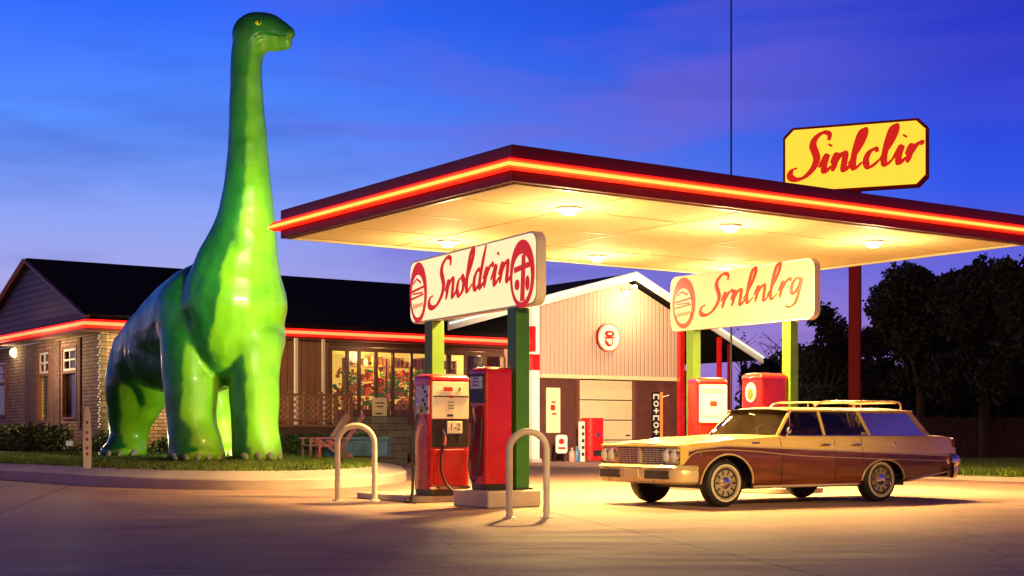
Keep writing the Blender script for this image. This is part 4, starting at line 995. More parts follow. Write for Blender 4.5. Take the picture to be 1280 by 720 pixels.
for k in range(5000):
    s__ = random.uniform(-.8, 4.5); pts.append(sp_(s__, -.1-random.random()*.9, .35+random.random()*(.5+.25*math.sin(s__*3))))
o_ = leafmesh('hedge', pts, .06, 'leaf'); tag(o_, 'low dark hedge along the brick shop wall at left', 'hedge')
pts = [sp_(random.uniform(d0, d1+.5), -3.3-random.random()*.7, .35+random.random()**1.3*.65) for k in range(5000)]
o_ = leafmesh('flower_bed', pts, .05, 'leaf'); tag(o_, 'low leafy planting in front of the patio deck', 'planting')

# white marker board on the lawn
mp_ = P(109, 585, 29.6); t_ = thing('marker_board', 'narrow upright white board with dark marks on the lawn left of the dinosaur', 'marker', (mp_.x, mp_.y, .30), math.radians(12))
MB().slab([(-.075, .0), (.075, .0), (.085, .5), (.06, 1.15), (.02, 1.27), (-.03, 1.27), (-.065, 1.15), (-.09, .5)], -.03, .03).build('board', 'white', t_, bevel=.01)
k_ = MB()
for z_ in (.30, .42, .60, .74, .95): k_.slab(disc(.0, z_, .025, .035, 12), -.036, -.0305)
k_.build('dark_mark', 'redink', t_)

# ------------------------------------------------------------------ trees
def crown_pts(cl, n):
    out_ = []
    for (c_, r_) in cl:
        for k in range(int(n*r_**2.2)):
            d_ = Vector((random.gauss(0, 1), random.gauss(0, 1), random.gauss(0, 1))).normalized()
            rr_ = r_*(random.random()**.45)*(1+.35*noise.noise(d_*2.2+c_))
            out_.append(c_+d_*rr_*Vector((1, 1, .85)).length/1.65 if False else c_+Vector((d_.x*rr_, d_.y*rr_, d_.z*rr_*.85)))
    return out_
def tree(px_, top, Y, wpx, lab, nb=9, leaf=.11, dens=420, base_z=1.6, bare=False, seed=1):
    random.seed(seed); x = (px_-640)/F*Y; H = CH+(HZ-top)/F*Y; R = wpx/2/F*Y
    t_ = thing('tree', lab, 'tree', (x, Y, 0), 0, 'dark trees beyond the station')
    tb_ = MB(); hub = Vector((random.uniform(-.2, .2), 0, H*.32))
    tb_.tube(spline([(0, 0, -.1), (random.uniform(-.1, .1), .05, H*.16), hub], 5), [.26*(1-.035*i)*H/8 for i in range(11)], 9)
    cls = []
    for k in range(nb):
        a = 2*PI*k/nb+random.uniform(-.4, .4); f = random.uniform(.35, .85); zf = random.uniform(.38, .88)
        e_ = Vector((math.cos(a)*R*f*(1.25-zf*.6), math.sin(a)*R*f*.8, H*zf)); mid = hub.lerp(e_, .5)+Vector((random.uniform(-.3, .3), random.uniform(-.3, .3), .35))
        pth = spline([hub-Vector((0, 0, .2)), mid, e_], 5); tb_.tube(pth, [.10*H/8*(1-.075*i) for i in range(len(pth))], 6)
        for j in range(4 if not bare else 9):
            u_ = random.uniform(.4, 1); st_ = hub.lerp(e_, u_); d_ = Vector((random.uniform(-1, 1), random.uniform(-1, 1), random.uniform(.1, 1.2)))*R*(.30 if not bare else .42)
            m2 = st_+d_*.5+Vector((0, 0, random.uniform(-.1, .15))); tb_.tube([st_, m2, st_+d_], [.03*H/8, .02*H/8, .008], 4)
            if bare:
                for q_ in range(3):
                    d3 = Vector((random.uniform(-1, 1), random.uniform(-1, 1), random.uniform(0, 1)))*R*.2; tb_.tube([m2, m2+d3], [.014, .005], 3)
        cls.append((e_, R*random.uniform(.26, .44)))
        cls.append((e_+Vector((random.uniform(-.5, .5), random.uniform(-.5, .5), random.uniform(-.2, .5)))*R*.6, R*random.uniform(.14, .26)))
    cls.append((Vector((0, 0, H*.92-R*.25)), R*.3)); cls.append((Vector((0, 0, H*.6)), R*.5))
    cls = [(c_, min(r_, max(.3, (H-c_.z)))) for c_, r_ in cls]
    tb_.build('trunk', 'bark', t_, smooth='all')
    if not bare or dens < 100:
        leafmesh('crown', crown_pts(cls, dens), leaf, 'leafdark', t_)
tree(1232, 300, 50, 190, 'largest dark tree, filling the right edge of the picture', 14, .105, 1600, seed=3)
tree(1150, 318, 54, 170, 'tall dark tree just right of the red sign pole', 13, .105, 1600, seed=5)
tree(1300, 320, 46, 160, 'dark tree cut by the right edge of the picture', 12, .105, 1400, seed=9)
tree(1030, 362, 64, 120, 'smaller dark tree seen between the cream sign and the red pole', 11, .11, 1000, seed=11)
tree(1095, 392, 60, 110, 'low rounded dark tree behind the red sign pole', 9, .11, 800, seed=15)
tree(942, 398, 68, 110, 'bare twiggy tree beyond the garage roof end', 9, .1, 18, bare=True, seed=21)
random.seed(33)
pts = []
for k in range(60000):
    x = random.uniform(11.5, 42); y = random.uniform(66, 74); h = 4.2+1.6*noise.noise(Vector((x*.25, 0, 3)))+.9*noise.noise(Vector((x*.9, y, 0)))
    pts.append(Vector((x, y, random.random()**.8*h)))
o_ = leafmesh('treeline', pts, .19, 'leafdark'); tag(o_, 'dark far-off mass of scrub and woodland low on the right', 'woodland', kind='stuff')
pts = []
for k in range(26000):
    x = random.uniform(12, 34); y = random.uniform(55.5, 60); h = 3.0+1.2*noise.noise(Vector((x*.5, 5, 3))); pts.append(Vector((x, y, random.random()**.8*h)))
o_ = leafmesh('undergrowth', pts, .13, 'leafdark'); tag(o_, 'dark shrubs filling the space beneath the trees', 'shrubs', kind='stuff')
fn = thing('board_fence', 'dark board fence under the trees at right', 'fence', (13.5, 52, 0), math.radians(-4))
fb = MB(); k = 0; x = 0
while x < 16:
    fb.box(x, x+.17, 0, .025, .1, 1.55+.06*random.random()); x += .19
fb.build('boards', mat('fence_board', (.055, .035, .03), .8, var=.3, vs=3), fn)
for k in range(9): MB().box(k*2, k*2+.1, .03, .12, 0, 1.7).build('fence_post', 'bark', fn)
random.seed(5)
# ------------------------------------------------------------------ dinosaur statue
dn = thing('dinosaur_statue', 'huge glossy green long-necked dinosaur statue standing on the lawn', 'statue', (P(250, 573, 32.5).x, 32.5, .42))
db = MB(); org = dn.location
def T(nodes, seg=20, n=6, sq=1.0, caps=True):
    """chain of (px, py, depth, radius in px)"""
    pp = [Vector(P(a, b_, c_)) for a, b_, c_, r in nodes]; rs = [r*c_/F for a, b_, c_, r in nodes]
    s_ = spline(pp, n); rr_ = [v.x for v in spline([(r, 0, 0) for r in rs], n)]
    db.tube([p_-org for p_ in s_], rr_, seg)
    if caps:
        for p_, r in ((s_[0], rr_[0]), (s_[-1], rr_[-1])): db.ell(p_-org, r*.98, r*.98, r*.98, 16, 12)
# trunk, rump and tail
T([(168, 458, 37.2, 34), (186, 445, 36.2, 46), (213, 424, 35.0, 55), (245, 408, 34.0, 68), (276, 404, 33.0, 79), (296, 418, 32.4, 63)])
T([(172, 456, 37.3, 36), (190, 452, 38.8, 32), (225, 462, 40.2, 20), (262, 474, 41.2, 11), (296, 490, 41.6, 4)])
# chest and neck
T([(292, 428, 32.3, 58), (293, 380, 32.3, 66), (297, 335, 32.2, 54), (305, 292, 32.1, 41), (309, 250, 32.0, 32), (310, 200, 32.0, 26.5), (309, 150, 32.0, 22.8), (308, 105, 32.0, 20.5), (309, 72, 32.0, 20), (313, 50, 32.0, 22)])
# head: cranium, snout and lower jaw
T([(313, 44, 32.0, 24), (322, 38, 32.0, 23.5), (336, 36, 31.9, 19.5), (349, 39.5, 31.85, 15.5), (359, 43, 31.8, 12)], n=5)
T([(316, 54, 32.0, 14), (330, 56, 31.95, 8.5), (346, 57.5, 31.9, 7.2), (360, 57, 31.85, 5.4)], n=5)
# legs
T([(247, 415, 32.6, 48), (240, 452, 32.2, 39), (238, 490, 31.9, 33.5), (240, 530, 31.8, 31), (244, 556, 31.7, 34), (246, 568, 31.7, 35)])
T([(312, 430, 32.1, 44), (317, 465, 31.9, 33), (318, 500, 31.8, 31), (319, 535, 31.7, 29), (321, 560, 31.7, 31), (322, 568, 31.7, 31)])
T([(184, 446, 36.2, 46), (168, 478, 36.0, 37), (163, 512, 36.2, 29), (161, 545, 36.3, 24), (158, 562, 36.2, 26), (158, 568, 36.2, 26)])
T([(188, 452, 35.8, 46), (190, 478, 35.8, 33), (182, 505, 36.0, 22), (170, 530, 36.2, 18)])
T([(205, 440, 34.9, 50), (238, 446, 34.0, 50), (262, 440, 33.2, 52)])
T([(238, 440, 35.6, 42), (262, 480, 35.4, 32), (274, 520, 35.4, 24), (277, 560, 35.4, 25)])
# feet with toes
def foot(px_, Y, wpx, toes, fl, hd_=(.25, -1)):
    c_ = P(px_, 568, Y)-org; c_.z = .0; w_ = wpx/2*Y/F; h = Vector((hd_[0], hd_[1], 0)).normalized(); sd_ = Vector((-h.y, h.x, 0))
    db.ell(c_+h*w_*.25+Vector((0, 0, .14)), w_*1.0, w_*.95, .26, 18, 10)
    for k in range(toes):
        u = lerp(-1, 1, k/(toes-1)); a = c_+sd_*u*w_*.72+h*w_*(.75-.35*u*u)
        db.tube([a-h*.35+Vector((0, 0, .22)), a+Vector((0, 0, .15)), a+h*.15+Vector((0, 0, .08))], [.16, .145, .09], 10)
        fl.append((a+h*.13, h))
claws = []
foot(246, 31.75, 72, 5, claws); foot(322, 31.75, 58, 4, claws, (.45, -1)); foot(156, 36.2, 56, 4, claws, (-.15, -1)); foot(279, 35.4, 50, 4, claws, (.3, -1))
body = db.build('body', 'red', dn, fix=False)
rm = body.modifiers.new('r', 'REMESH'); rm.mode = 'VOXEL'; rm.voxel_size = .052
s1 = body.modifiers.new('s', 'SMOOTH'); s1.iterations = 9; s1.factor = .6
tx1 = bpy.data.textures.new('hide', 'CLOUDS'); tx1.noise_scale = .75; tx1.noise_depth = 2
d1_ = body.modifiers.new('d', 'DISPLACE'); d1_.texture = tx1; d1_.strength = .05; d1_.mid_level = .5; d1_.texture_coords = 'LOCAL'
dg = bpy.context.evaluated_depsgraph_get(); nm = bpy.data.meshes.new_from_object(body.evaluated_get(dg)); body.modifiers.clear(); body.data = nm
nm.materials.clear()
# mouth line pressed into the head
att = nm.attributes.new('lit_side', 'FLOAT', 'POINT'); vals = []
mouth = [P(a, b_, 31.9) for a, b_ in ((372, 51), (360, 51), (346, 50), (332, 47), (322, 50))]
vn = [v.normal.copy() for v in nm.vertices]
lit_dir = Vector((.76, -.62, -.20)).normalized()  # lime on the lamp-facing side, dark green away: light put into the colour
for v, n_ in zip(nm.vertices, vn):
    wz = v.co.z+org.z; d_ = n_.dot(lit_dir)+.10*noise.noise(v.co*1.1)+.05*noise.noise(v.co*3.7)
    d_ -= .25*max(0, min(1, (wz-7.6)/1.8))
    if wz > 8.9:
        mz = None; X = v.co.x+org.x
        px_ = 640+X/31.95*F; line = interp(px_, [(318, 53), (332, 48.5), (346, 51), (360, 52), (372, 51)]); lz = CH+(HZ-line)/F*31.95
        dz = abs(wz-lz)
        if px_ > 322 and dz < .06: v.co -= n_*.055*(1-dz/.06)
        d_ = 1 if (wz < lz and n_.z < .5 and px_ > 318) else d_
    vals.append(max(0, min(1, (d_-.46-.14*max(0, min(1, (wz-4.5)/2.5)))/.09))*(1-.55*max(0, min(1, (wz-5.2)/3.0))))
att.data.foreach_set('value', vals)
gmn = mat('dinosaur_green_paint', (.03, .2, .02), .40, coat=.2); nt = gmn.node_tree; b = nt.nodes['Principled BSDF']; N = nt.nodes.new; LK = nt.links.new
at = N('ShaderNodeAttribute'); at.attribute_name = 'lit_side'
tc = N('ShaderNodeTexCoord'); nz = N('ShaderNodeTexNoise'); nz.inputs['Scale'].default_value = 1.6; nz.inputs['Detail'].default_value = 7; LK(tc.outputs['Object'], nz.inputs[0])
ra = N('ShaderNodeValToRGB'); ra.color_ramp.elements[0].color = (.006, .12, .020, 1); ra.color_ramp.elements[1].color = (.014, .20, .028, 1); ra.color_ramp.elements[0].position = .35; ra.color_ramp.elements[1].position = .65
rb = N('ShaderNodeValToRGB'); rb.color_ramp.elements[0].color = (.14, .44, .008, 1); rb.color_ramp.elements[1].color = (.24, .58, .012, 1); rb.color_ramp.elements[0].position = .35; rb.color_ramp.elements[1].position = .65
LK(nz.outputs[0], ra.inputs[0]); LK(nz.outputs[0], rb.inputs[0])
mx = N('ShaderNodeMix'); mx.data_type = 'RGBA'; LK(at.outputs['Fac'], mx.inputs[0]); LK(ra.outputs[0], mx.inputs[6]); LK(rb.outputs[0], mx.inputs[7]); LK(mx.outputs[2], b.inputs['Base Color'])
vo = N('ShaderNodeTexVoronoi'); vo.feature = 'SMOOTH_F1'; vo.inputs['Smoothness'].default_value = .25; vo.inputs['Scale'].default_value = 1.7; n3 = N('ShaderNodeTexNoise'); n3.inputs['Scale'].default_value = 14; n3.inputs['Detail'].default_value = 5
LK(tc.outputs['Object'], vo.inputs[0]); LK(tc.outputs['Object'], n3.inputs[0])
b1 = N('ShaderNodeBump'); b1.inputs['Strength'].default_value = .5; b1.inputs['Distance'].default_value = .10; LK(vo.outputs[0], b1.inputs['Height'])
b2 = N('ShaderNodeBump'); b2.inputs['Strength'].default_value = .25; b2.inputs['Distance'].default_value = .02; LK(n3.outputs[0], b2.inputs['Height']); LK(b1.outputs[0], b2.inputs['Normal']); LK(b2.outputs[0], b.inputs['Normal'])
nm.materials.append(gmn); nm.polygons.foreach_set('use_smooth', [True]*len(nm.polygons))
M['claw'] = mat('claw_paint', (.30, .34, .22), .4, var=.1)
for a, h in claws:
    MB().tube([a+Vector((0, 0, .13)), a+h*.10+Vector((0, 0, .10)), a+h*.18+Vector((0, 0, .03))], [.10, .08, .025], 8).build('claw', 'claw', dn, smooth=True)
for Yo in (-1,):
    e_ = P(322.5, 28.5, 31.58)-org
    MB().ell(e_, .075, .05, .05, 12, 8).build('eye', mat('eye_yellow', (.55, .60, .03), .3, emit=(.8, .8, .02), es=.12), dn, smooth=True)
    MB().ell(e_+Vector((.035, -.042, 0)), .03, .016, .03, 8, 6).build('pupil', 'ink', dn, smooth=True)
# floodlights added to brighten the statue
def flood(loc, tgt, pw, colr, lab, ang=60):
    d_ = Vector(tgt)-Vector(loc); t_ = thing('added_floodlight', lab, 'floodlight', (loc[0], loc[1], loc[2]-.22), math.atan2(d_.y, d_.x)-PI/2, 'added floodlights round the statue')
    MB().box(-.12, .12, -.08, .02, .12, .30).build('housing', 'dark', t_, bevel=.01); MB().bar((0, 0, 0), (0, 0, .14), .03, .03).build('stake', 'dark', t_)
    MB().box(-.10, .10, .021, .026, .14, .28).build('lens', emi('added_flood_lens', (1, .9, .6), .25), t_)
    lamp('added_flood_beam', 'SPOT', Vector(loc)+d_.normalized()*.12, pw, colr, target=tgt, spot_size=math.radians(ang), spot_blend=.8, shadow_soft_size=.12)
flood((P(330, 560, 33.2).x-.4, 33.9, .62), P(175, 500, 36.3), 260, (1, .95, .55), 'small dark floodlight added on the lawn between the front and hind legs', 110)
flood((P(428, 580, 30).x, 30.0, .62), P(300, 440, 32), 480, (.95, 1, .55), 'small dark floodlight added at the lawn edge behind the left hoop guard', 80)
flood((P(96, 560, 40).x, 39.3, .75), P(190, 440, 36), 330, (.9, 1, .6), 'small dark floodlight added in the hedge behind the white marker board', 100)
lamp('added_canopy_beam', 'SPOT', st_pt(.6, 6.3, 5.45), 3700, (.95, .97, .5), target=P(318, 400, 32), spot_size=math.radians(62), spot_blend=.9, shadow_soft_size=.35)  # added beam from the roof edge onto the statue, no fixture
lamp('added_canopy_beam', 'SPOT', st_pt(.9, 6.6, 5.45), 2000, (.95, .97, .55), target=P(314, 150, 32), spot_size=math.radians(50), spot_blend=.9, shadow_soft_size=.35)  # second added beam, for the neck

# ------------------------------------------------------------------ station wagon
CY = math.atan2(-.517, -.856)
car = thing('station_wagon', 'long cream station wagon with wood-brown sides and roof rack parked at the pumps', 'station wagon', (3.793, 21.69, 0), CY)
cp = mat('car_cream_paint', (.72, .54, .15), .3, coat=.6, var=.03, vs=2); M['carcream'] = cp
M['carwood'] = mat('car_wood_panel', (.135, .036, .008), .35, coat=.4, var=.4, vs=5, stretch=(.35, 3, 4))
M['trim'] = mat('car_pale_trim', (.72, .60, .32), .3, metal=.4)
XN, XT = 2.32, -3.15; XF, XR = 1.5, -1.5
def belt(x): return ssinterp(x, [(-3.15, .955), (-2.75, .985), (.4, .985), (1.2, .955), (1.9, .90), (2.32, .855)])
def hwid(x): return ssinterp(x, [(-3.15, .90), (-2.6, .965), (-1.5, 1.0), (.5, 1.0), (1.6, .99), (2.15, .95), (2.32, .93)])
def zlow(x):
    z = interp(x, [(-3.15, .46), (-2.4, .36), (-1.95, .285), (-1.0, .255), (1.0, .255), (1.95, .32), (2.32, .38)])
    for xc, r, k in ((XF, .455, .90), (XR, .44, .70)):
        if abs(x-xc) < r: z = max(z, .33+math.sqrt(r*r-(x-xc)**2)*k)
    return z
def yat(x, z):
    zb = belt(x); v = max(0, min(1, (z-.25)/(zb-.25)))
    return hwid(x)*interp(v, [(0, .935), (.15, .975), (.4, .995), (.62, .995), (.76, .985), (.80, .965), (.93, .955), (1, .925)])
def split(x): return interp(x, [(-3.15, .675), (-1.0, .76), (.9, .835), (1.55, .86), (2.0, .82), (2.32, .74)])
xs = set([XN, XT]); x = XT
while x < XN: xs.add(round(x, 3)); x += .08
for xc, r in ((XF, .455), (XR, .44)):
    xs = {q for q in xs if abs(q-xc) > r+.01}
    for k in range(25): xs.add(xc-r*math.cos(PI*k/24))
    xs |= {xc-r-.003, xc+r+.003}
xs = sorted(xs)
for side in (1, -1):
    lo, up = [], []
    for x in xs:
        z0_, zs_, z1_ = zlow(x), split(x), belt(x)
        zs_ = max(zs_, z0_+.01)
        lo.append([Vector((x, side*yat(x, lerp(z0_, zs_, k/9)), lerp(z0_, zs_, k/9))) for k in range(10)])
        up.append([Vector((x, side*yat(x, lerp(zs_, z1_, k/5)), lerp(zs_, z1_, k/5))) for k in range(6)])
    MB().grid(lo, flip=side < 0).build('side_panel', 'carwood', car, smooth='all', fix=False, label='wood-brown lower side panel' )
    MB().grid(up, flip=side < 0).build('upper_side', 'carcream', car, smooth='all', fix=False)
    t1 = [Vector((x, side*(yat(x, split(x))+.004), split(x))) for x in xs]
    MB().tube(t1, .014, 6).build('trim_strip', 'trim', car, smooth=True)
    cv = [Vector((x, side*(yat(x, z)+.004), z)) for x, z in [(v.x, v.y) for v in spline([(2.25, .62, 0), (2.05, .76, 0), (1.6, .80, 0), (1.0, .775, 0), (.2, .71, 0), (-.9, .665, 0), (-2.0, .63, 0), (-3.0, .60, 0)], 6)]]
    MB().tube(cv, .007, 6).build('trim_strip', 'trim', car, smooth=True)
    sl_ = [Vector((x, side*(yat(x, zlow(x)+.02)+.004), zlow(x)+.02)) for x in xs if XR+.445 < x < XF-.46]
    MB().tube(sl_, .02, 6).build('sill_trim', 'trim', car, smooth=True)
    MB().tube([Vector((x, side*(yat(x, zlow(x)+.01)+.004), zlow(x)+.01)) for x in xs if x < XR-.46], .016, 6).build('sill_trim', 'trim', car, smooth=True)
    for xc, r, k in ((XF, .455, .90), (XR, .44, .70)):
        ar = [Vector((xc-r*math.cos(a), 0, .33+r*k*math.sin(a))) for a in [PI*i/24 for i in range(25)]]
        ar = [Vector((p_.x, side*(yat(p_.x, p_.z)+.005), p_.z)) for p_ in ar]
        MB().tube(ar, .014, 6).build('wheel_arch_trim', 'trim', car, smooth=True)
        wh = MB().grid([[Vector((p_.x, side*(abs(p_.y)-d_), p_.z)) for d_ in (0.005, .35)] for p_ in ar]); wh.build('wheel_well', 'black', car)
    # door seams and handles
    for xd, z0_, z1_ in ((.52, .30, .97), (-.52, .30, .97), (-1.06, .62, .97)):
        pts_ = [Vector((xd+(0 if z_ > .6 else 0), side*(yat(xd, z_)+.001), z_)) for z_ in [lerp(z0_, z1_, i/10) for i in range(11)]]
        MB().tube(pts_, .005, 4).build('door_seam', 'black', car)
    for xd in (-.30, -.92):
        y_ = side*(yat(xd, .80)+.02); MB().tube([(xd-.09, y_, .865), (xd-.05, y_+side*.02, .87), (xd+.05, y_+side*.02, .87), (xd+.09, y_, .865)], .012, 8).build('door_handle', 'chrome', car, smooth=True)
    y_ = side*(yat(1.0, .86)+.001); MB().box(.92, 1.06, min(y_, y_+side*.012), max(y_, y_+side*.012), .885, .91).build('badge', 'chrome', car)
    yb = side*(yat(-1.75, .86)+.001); MB().ell((-1.75, yb, .87), .035, .012, .04, 10, 6).build('badge', 'chrome', car)
# bonnet, cowl and shelf strips
rows = []
for x in [q for q in xs if q >= .42]:
    zb = belt(x); hw_ = yat(x, zb); r_ = []
    for k in range(-12, 13):
        u = k/12; z_ = zb+.035*(1-u*u)+(.012 if abs(abs(u)-.86) < .05 else 0)-.018*max(0, 1-abs(u)*5)**2*0
        r_.append(Vector((x, u*hw_, z_)))
    rows.append(r_)
MB().grid(rows).build('bonnet', 'carcream', car, smooth='all')
for side in (1, -1):
    rows = [[Vector((x, side*yat(x, belt(x)), belt(x))), Vector((x, side*(yat(x, belt(x))-.05), belt(x)+.012)), Vector((x, side*.77, belt(x)+.008))] for x in xs if x <= .43]
    MB().grid(rows).build('belt_shelf', 'carcream', car, smooth='all')
# underbody
MB().box(XR-.6, XN-.75, -.80, .80, .24, .36).build('underbody', 'black', car)
MB().box(XT+.2, .45, -.90, .90, .362, .42).build('cabin_floor', 'black', car)
# nose: front face, grille, lamps, bumper
nf = MB().box(XN-.28, XN-.10, -.90, .90, .40, .84); nf.build('nose_panel', 'dark', car)
MB().box(XN-.10, XN+.015, -.935, .935, .835, .872).build('bonnet_lip', 'carcream', car, bevel=.012)
MB().box(XN-.10, XN+.01, -.93, .93, .575, .60).build('lower_valance', 'carcream', car, bevel=.008)
gr = MB()
for k in range(7): gr.box(XN-.07, XN-.035+.01*(k % 2), -.56, .56, .615+.031*k, .627+.031*k)
for k in range(13): gr.box(XN-.075, XN-.05, -.56+.0933*k-.004, -.56+.0933*k+.004, .61, .825)
gr.box(XN-.06, XN-.0, -.02, .02, .61, .83)
gr.build('grille', mat('grille_bright_metal', (.75, .70, .58), .38, metal=.8), car)
lensm = mat('headlamp_lens', (.75, .75, .65), .12, spec=.9, emit=(1, .85, .5), es=.12)
for side in (1, -1):
    bz = MB().slab([], 0, 0) if False else MB()
    bz.box(XN-.12, XN-.03, min(side*.57, side*.925), max(side*.57, side*.925), .605, .83)
    bo = bz.build('headlight_bezel', 'chrome', car, bevel=.012)
    for yl in (.66, .835):
        MB().lathe([(.085, XN-.03), (.088, XN+.012), (.078, XN+.02), (.074, XN+.0)], 20, (0, side*yl, .718), axis='x').build('headlight_ring', 'chrome', car, smooth=True)
        MB().lathe([(.074, XN-.0), (.06, XN+.012), (.03, XN+.02), (.005, XN+.022)], 20, (0, side*yl, .718), axis='x').build('headlight', lensm, car, smooth=True)
    MB().box(XN-.16, XN-.015, min(side*.925, side*.935), max(side*.925, side*.935), .60, .85).build('fender_cap', 'carcream', car, bevel=.004)
# front bumper wraps round
def bumper(x0, dirn, nm_):
    pts_ = [(x0-dirn*(.26 if dirn > 0 else .16), .985), (x0-dirn*.12, .975), (x0+dirn*.03, .86), (x0+dirn*.075, .4), (x0+dirn*.085, 0)]
    full = pts_+[(a, -b_) for a, b_ in pts_[-2::-1]]; pth = spline([(a, b_, 0) for a, b_ in full], 5)
    prof_ = [(-.02, .33), (.02, .36), (.045, .46), (.03, .52), (.05, .56), (0.0, .59), (-.05, .58), (-.06, .35)]
    rows_ = []
    for i, p_ in enumerate(pth):
        t_ = (pth[min(i+1, len(pth)-1)]-pth[max(i-1, 0)]).normalized(); nrm = Vector((-t_.y, t_.x, 0))*(1 if dirn > 0 else -1)
        if nrm.x*dirn < 0 and abs(nrm.x) > .5: nrm = -nrm
        if abs(nrm.x) <= .5 and nrm.y*p_.y < 0: nrm = -nrm
        rows_.append([Vector((p_.x, p_.y, 0))+nrm*o_+Vector((0, 0, z_)) for o_, z_ in prof_+prof_[:1]])
    return MB().grid(rows_).build(nm_, 'bumperm', car, smooth=True)
M['bumperm'] = mat('bumper_metal', (.72, .62, .34), .28, metal=.3, var=.05)
fbm = bumper(XN+.0, 1, 'front_bumper')
for a, b_ in ((-.80, -.30), (.30, .80)): MB().slab([(0, 0), (1, 0), (1, 1), (0, 1)], 0, 1).xf(lambda v, a=a, b_=b_: (XN+.05+.076*v.y, lerp(a, b_, v.x)+(.06 if (a > 0) else -.06)*v.z*0, .40+.115*v.z)).build('bumper_slot', 'black', fbm)
plt_ = MB().box(XN+.125, XN+.14, -.17, .17, .40, .53).build('number_plate', 'cream', fbm, bevel=.004)
rbm = bumper(XT+.02, -1, 'rear_bumper')
# rear: tailgate, lamps
MB().box(XT+.005, XT+.06, -.88, .88, .5, .95).build('tailgate', 'carwood', car, bevel=.01)
for side in (1, -1):
    y_ = side*.90
    MB().lathe([(.13, -.05), (.135, .0), (.12, .035), (.095, .045)], 20, (XT+.12, side*.86, .60), axis='y' if False else 'x').xf(lambda v: (XT+.12-(v.x-(XT+.12))*1.6, v.y+side*.02, v.z)).build('tail_lamp_ring', 'chrome', car, smooth=True)
    MB().ell((XT-.0, side*.875, .60), .07, .095, .095, 12, 8).build('tail_lamp', mat('tail_lens', (.6, .35, .28), .2, coat=.5), car, smooth=True)
    MB().ell((XT+.10, side*.92, .60), .14, .035, .115, 16, 10).build('lamp_pod', 'chrome', car, smooth=True)
# greenhouse
ZB_, ZR = .985, 1.365
def gy(z): return lerp(.80, .665, (z-ZB_)/(ZR-ZB_))
def pillar(mb, xb, xt, w_, side, wt=None):
    wt = wt or w_; y0_, y1_ = side*gy(ZB_), side*gy(ZR); i_ = .035*side
    mb.add([(xb-w_, y0_, ZB_-.02), (xb+w_, y0_, ZB_-.02), (xt+wt, y1_, ZR+.01), (xt-wt, y1_, ZR+.01), (xb-w_, y0_-i_, ZB_-.02), (xb+w_, y0_-i_, ZB_-.02), (xt+wt, y1_-i_, ZR+.01), (xt-wt, y1_-i_, ZR+.01)],
           [(0, 1, 2, 3), (7, 6, 5, 4), (0, 4, 5, 1), (1, 5, 6, 2), (2, 6, 7, 3), (3, 7, 4, 0)])
gtm = glass_mat('car_glass', (.26, .26, .34, 1), .03, .4); gtw = glass_mat('windscreen_glass', (.55, .5, .45, 1), .02, .3)
for side in (1, -1):
    for pa in ((.46, .06, .028, side), (-.49, -.47, .024, side), (-1.42, -1.26, .034, side), (-2.66, -2.36, .06, side, .04)):
        mb = MB(); pillar(mb, *pa); mb.build('pillar', 'carcream', car, bevel=.006)
    fr_ = MB(); y_ = side*(gy(1.0)+.006)
    fr_.tube([(.44, side*.805, ZB_+.012), (-2.62, side*.805, ZB_+.012)], .010, 6)
    fr_.tube([(.22, side*.80, ZB_), (.14, side*.735, 1.18), (.12, side*.675, ZR)], .007, 6)
    fr_.build('window_trim', 'chrome', car, smooth=True)
    for a0, a1, b0, b1 in ((.43, -.465, .03, -.446), (-.515, -1.385, -.494, -1.226), (-1.455, -2.60, -1.294, -2.32)):
        yi = .018*side
        MB().add([(a0, side*gy(ZB_)-yi, ZB_), (a1, side*gy(ZB_)-yi, ZB_), (b1, side*gy(ZR)-yi, ZR), (b0, side*gy(ZR)-yi, ZR)], [(0, 1, 2, 3)]).build('side_window', gtm, car)
# windscreen and rear glass
rows = []
for k in range(7):
    z_ = lerp(ZB_, ZR, k/6); rows.append([Vector((lerp(.47, .07, k/6)+.13*(1-(j/8)**2), (j/8)*(gy(z_)-.03), z_+.01)) for j in range(-8, 9)])
MB().grid(rows).build('windscreen', gtw, car, smooth='all')
rows = []
for k in range(5):
    z_ = lerp(ZB_, ZR, k/4); rows.append([Vector((lerp(-2.72, -2.38, k/4), (j/4)*(gy(z_)-.05), z_)) for j in range(-4, 5)])
MB().grid(rows).build('rear_window', gtm, car, smooth='all')
MB().grid([[Vector((x, u*.80, .99)) for u in (-1, 1)] for x in (-3.1, -2.66)]).build('rear_shelf', 'carcream', car)
# roof
rows = []
for i in range(25):
    x = lerp(.16, -2.46, i/24); r_ = []
    ef = min(1, (i+.0)/3, (24-i)/3); 
    for j in range(-12, 13):
        u = j/12; z_ = ZR+.062*(1-abs(u)**3.2)*(.45+.55*math.sqrt(max(0, ef)))
        r_.append(Vector((x+(.10*(1-u*u) if i < 3 else 0), u*(gy(ZR)+.012), z_)))
    rows.append(r_)
MB().grid(rows).build('roof', 'carcream', car, smooth='all')
MB().tube([(.14, .675, ZR+.004), (-2.40, .675, ZR+.004)], .016, 6).tube([(.14, -.675, ZR+.004), (-2.40, -.675, ZR+.004)], .016, 6).build('drip_rail', 'carcream', car, smooth=True)
MB().add([(.15, -.66, ZR-.004), (-2.42, -.66, ZR-.004), (-2.42, .66, ZR-.004), (.15, .66, ZR-.004)], [(0, 1, 2, 3)]).build('headliner', mat('headliner', (.35, .28, .18), .8), car)
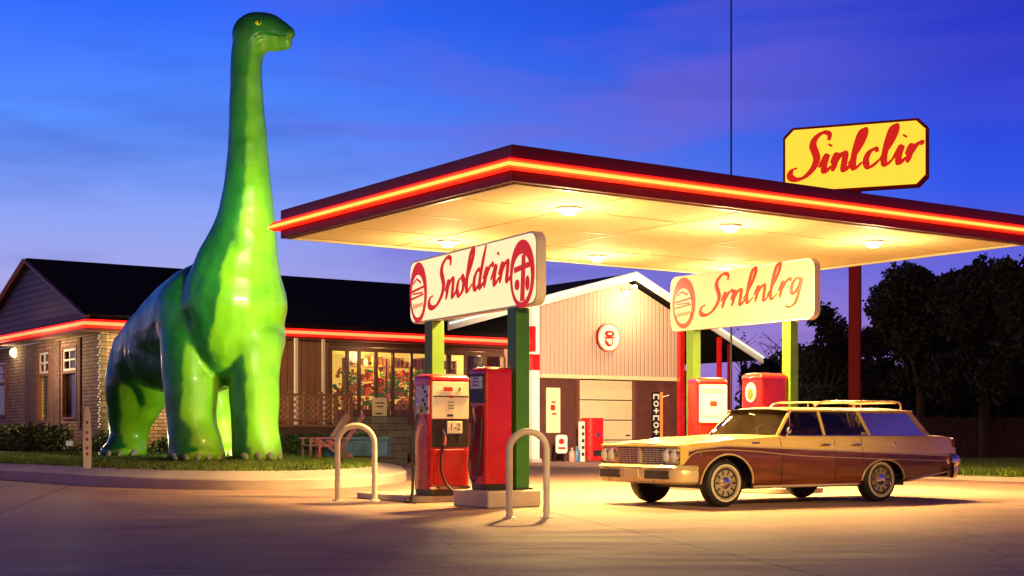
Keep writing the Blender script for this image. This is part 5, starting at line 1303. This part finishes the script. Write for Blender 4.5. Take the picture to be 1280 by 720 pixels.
# roof rack
rk = MB()
for side in (1, -1): rk.tube(spline([(-.55, side*.50, ZR+.06), (-.72, side*.50, ZR+.135), (-1.2, side*.50, ZR+.15), (-2.2, side*.50, ZR+.15), (-2.34, side*.50, ZR+.12), (-2.36, side*.50, ZR+.03)], 5), .015, 8)
for x in (-.75, -1.45, -2.25): rk.tube([(x, -.5, ZR+.135), (x, .5, ZR+.135)], .012, 8)
for x in (-1.35, -1.5): rk.tube([(x, .5, ZR+.04), (x, .5, ZR+.15)], .012, 6).tube([(x, -.5, ZR+.04), (x, -.5, ZR+.15)], .012, 6)
rk.build('roof_rack', 'trim', car, smooth=True)
# interior
sm = mat('seat_vinyl', (.22, .07, .03), .5)
for x in (-.25, -1.15):
    MB().box(x-.05, x+.5, -.68, .68, .42, .66).build('seat', sm, car, bevel=.05); MB().box(x-.22, x-.04, -.68, .68, .60, 1.12).build('backrest', sm, car, bevel=.06)
MB().box(.42, .62, -.78, .78, .75, .985).build('dashboard', sm, car, bevel=.03)
MB().tube([(.30+.05*math.sin(a), .38+.19*math.cos(a), .99+.17*math.sin(a)) for a in [2*PI*i/20 for i in range(21)]], .013, 6, cap=False).bar((.30, .2, .99), (.30, .56, .99), .02, .02).bar((.3, .38, .99), (.5, .38, .86), .04, .04).build('steering_wheel', 'cream', car, smooth=True)
MB().tube([(.28, 0, 1.32), (.26, .12, 1.30)], .02, 6).build('mirror', 'chrome', car)
MB().tube([(.30, .84, 1.0), (.31, .88, 1.05)], .01, 6).ell((.31, .90, 1.07), .03, .05, .045, 10, 8).build('side_mirror', 'chrome', car, smooth=True)
# wheels
M['hubmetal'] = mat('hub_metal', (.10, .08, .07), .25, metal=1)
tyre = mat('tyre_rubber', (.010, .010, .010), .6, bump=.1, bs=30)
for xc, zc_ in ((XF, .335), (XR, .335)):
    for side in (1, -1):
        wt = bpy.data.objects.new('wheel', None); COL.objects.link(wt); wt.parent = car; wt.location = (xc, side*.82, zc_)
        s_ = lambda h: side*h
        prof_ = [(.19, -.09), (.30, -.10), (.325, -.08), (.335, -.04), (.335, .04), (.325, .08), (.305, .10), (.262, .108)]
        MB().lathe([(r, s_(h)) for r, h in prof_]+[(.20, s_(.095))], 40, axis='y').build('tyre', tyre, wt, smooth=True)
        MB().lathe([(.266, s_(.100)), (.264, s_(.113)), (.234, s_(.113)), (.230, s_(.100))], 40, axis='y').build('whitewall', mat('whitewall', (.62, .56, .40), .6), wt, smooth=True)
        MB().lathe([(.205, s_(.02)), (.212, s_(.10)), (.20, s_(.112)), (.185, s_(.10)), (.17, s_(.055)), (.09, s_(.045)), (.05, s_(.06))], 40, axis='y').build('hubcap', 'hubmetal', wt, smooth=True)
        MB().lathe([(.10, s_(.06)), (.085, s_(.10)), (.045, s_(.118)), (.005, s_(.125))], 24, axis='y').build('hub_centre', 'chrome', wt, smooth=True)
        sp2 = MB()
        for k in range(10):
            a = 2*PI*k/10; c_, q_ = math.cos(a), math.sin(a)
            sp2.bar((c_*.075, s_(.085), q_*.075), (c_*.18, s_(.098), q_*.18), .022, .02, up=Vector((0, 1, 0)))
        sp2.build('spoke', 'hubmetal', wt)
        MB().lathe([(.168, s_(.048)), (.168, s_(.062)), (.1, s_(.06)), (.1, s_(.048))], 24, axis='y').build('hub_dish', 'black', wt)
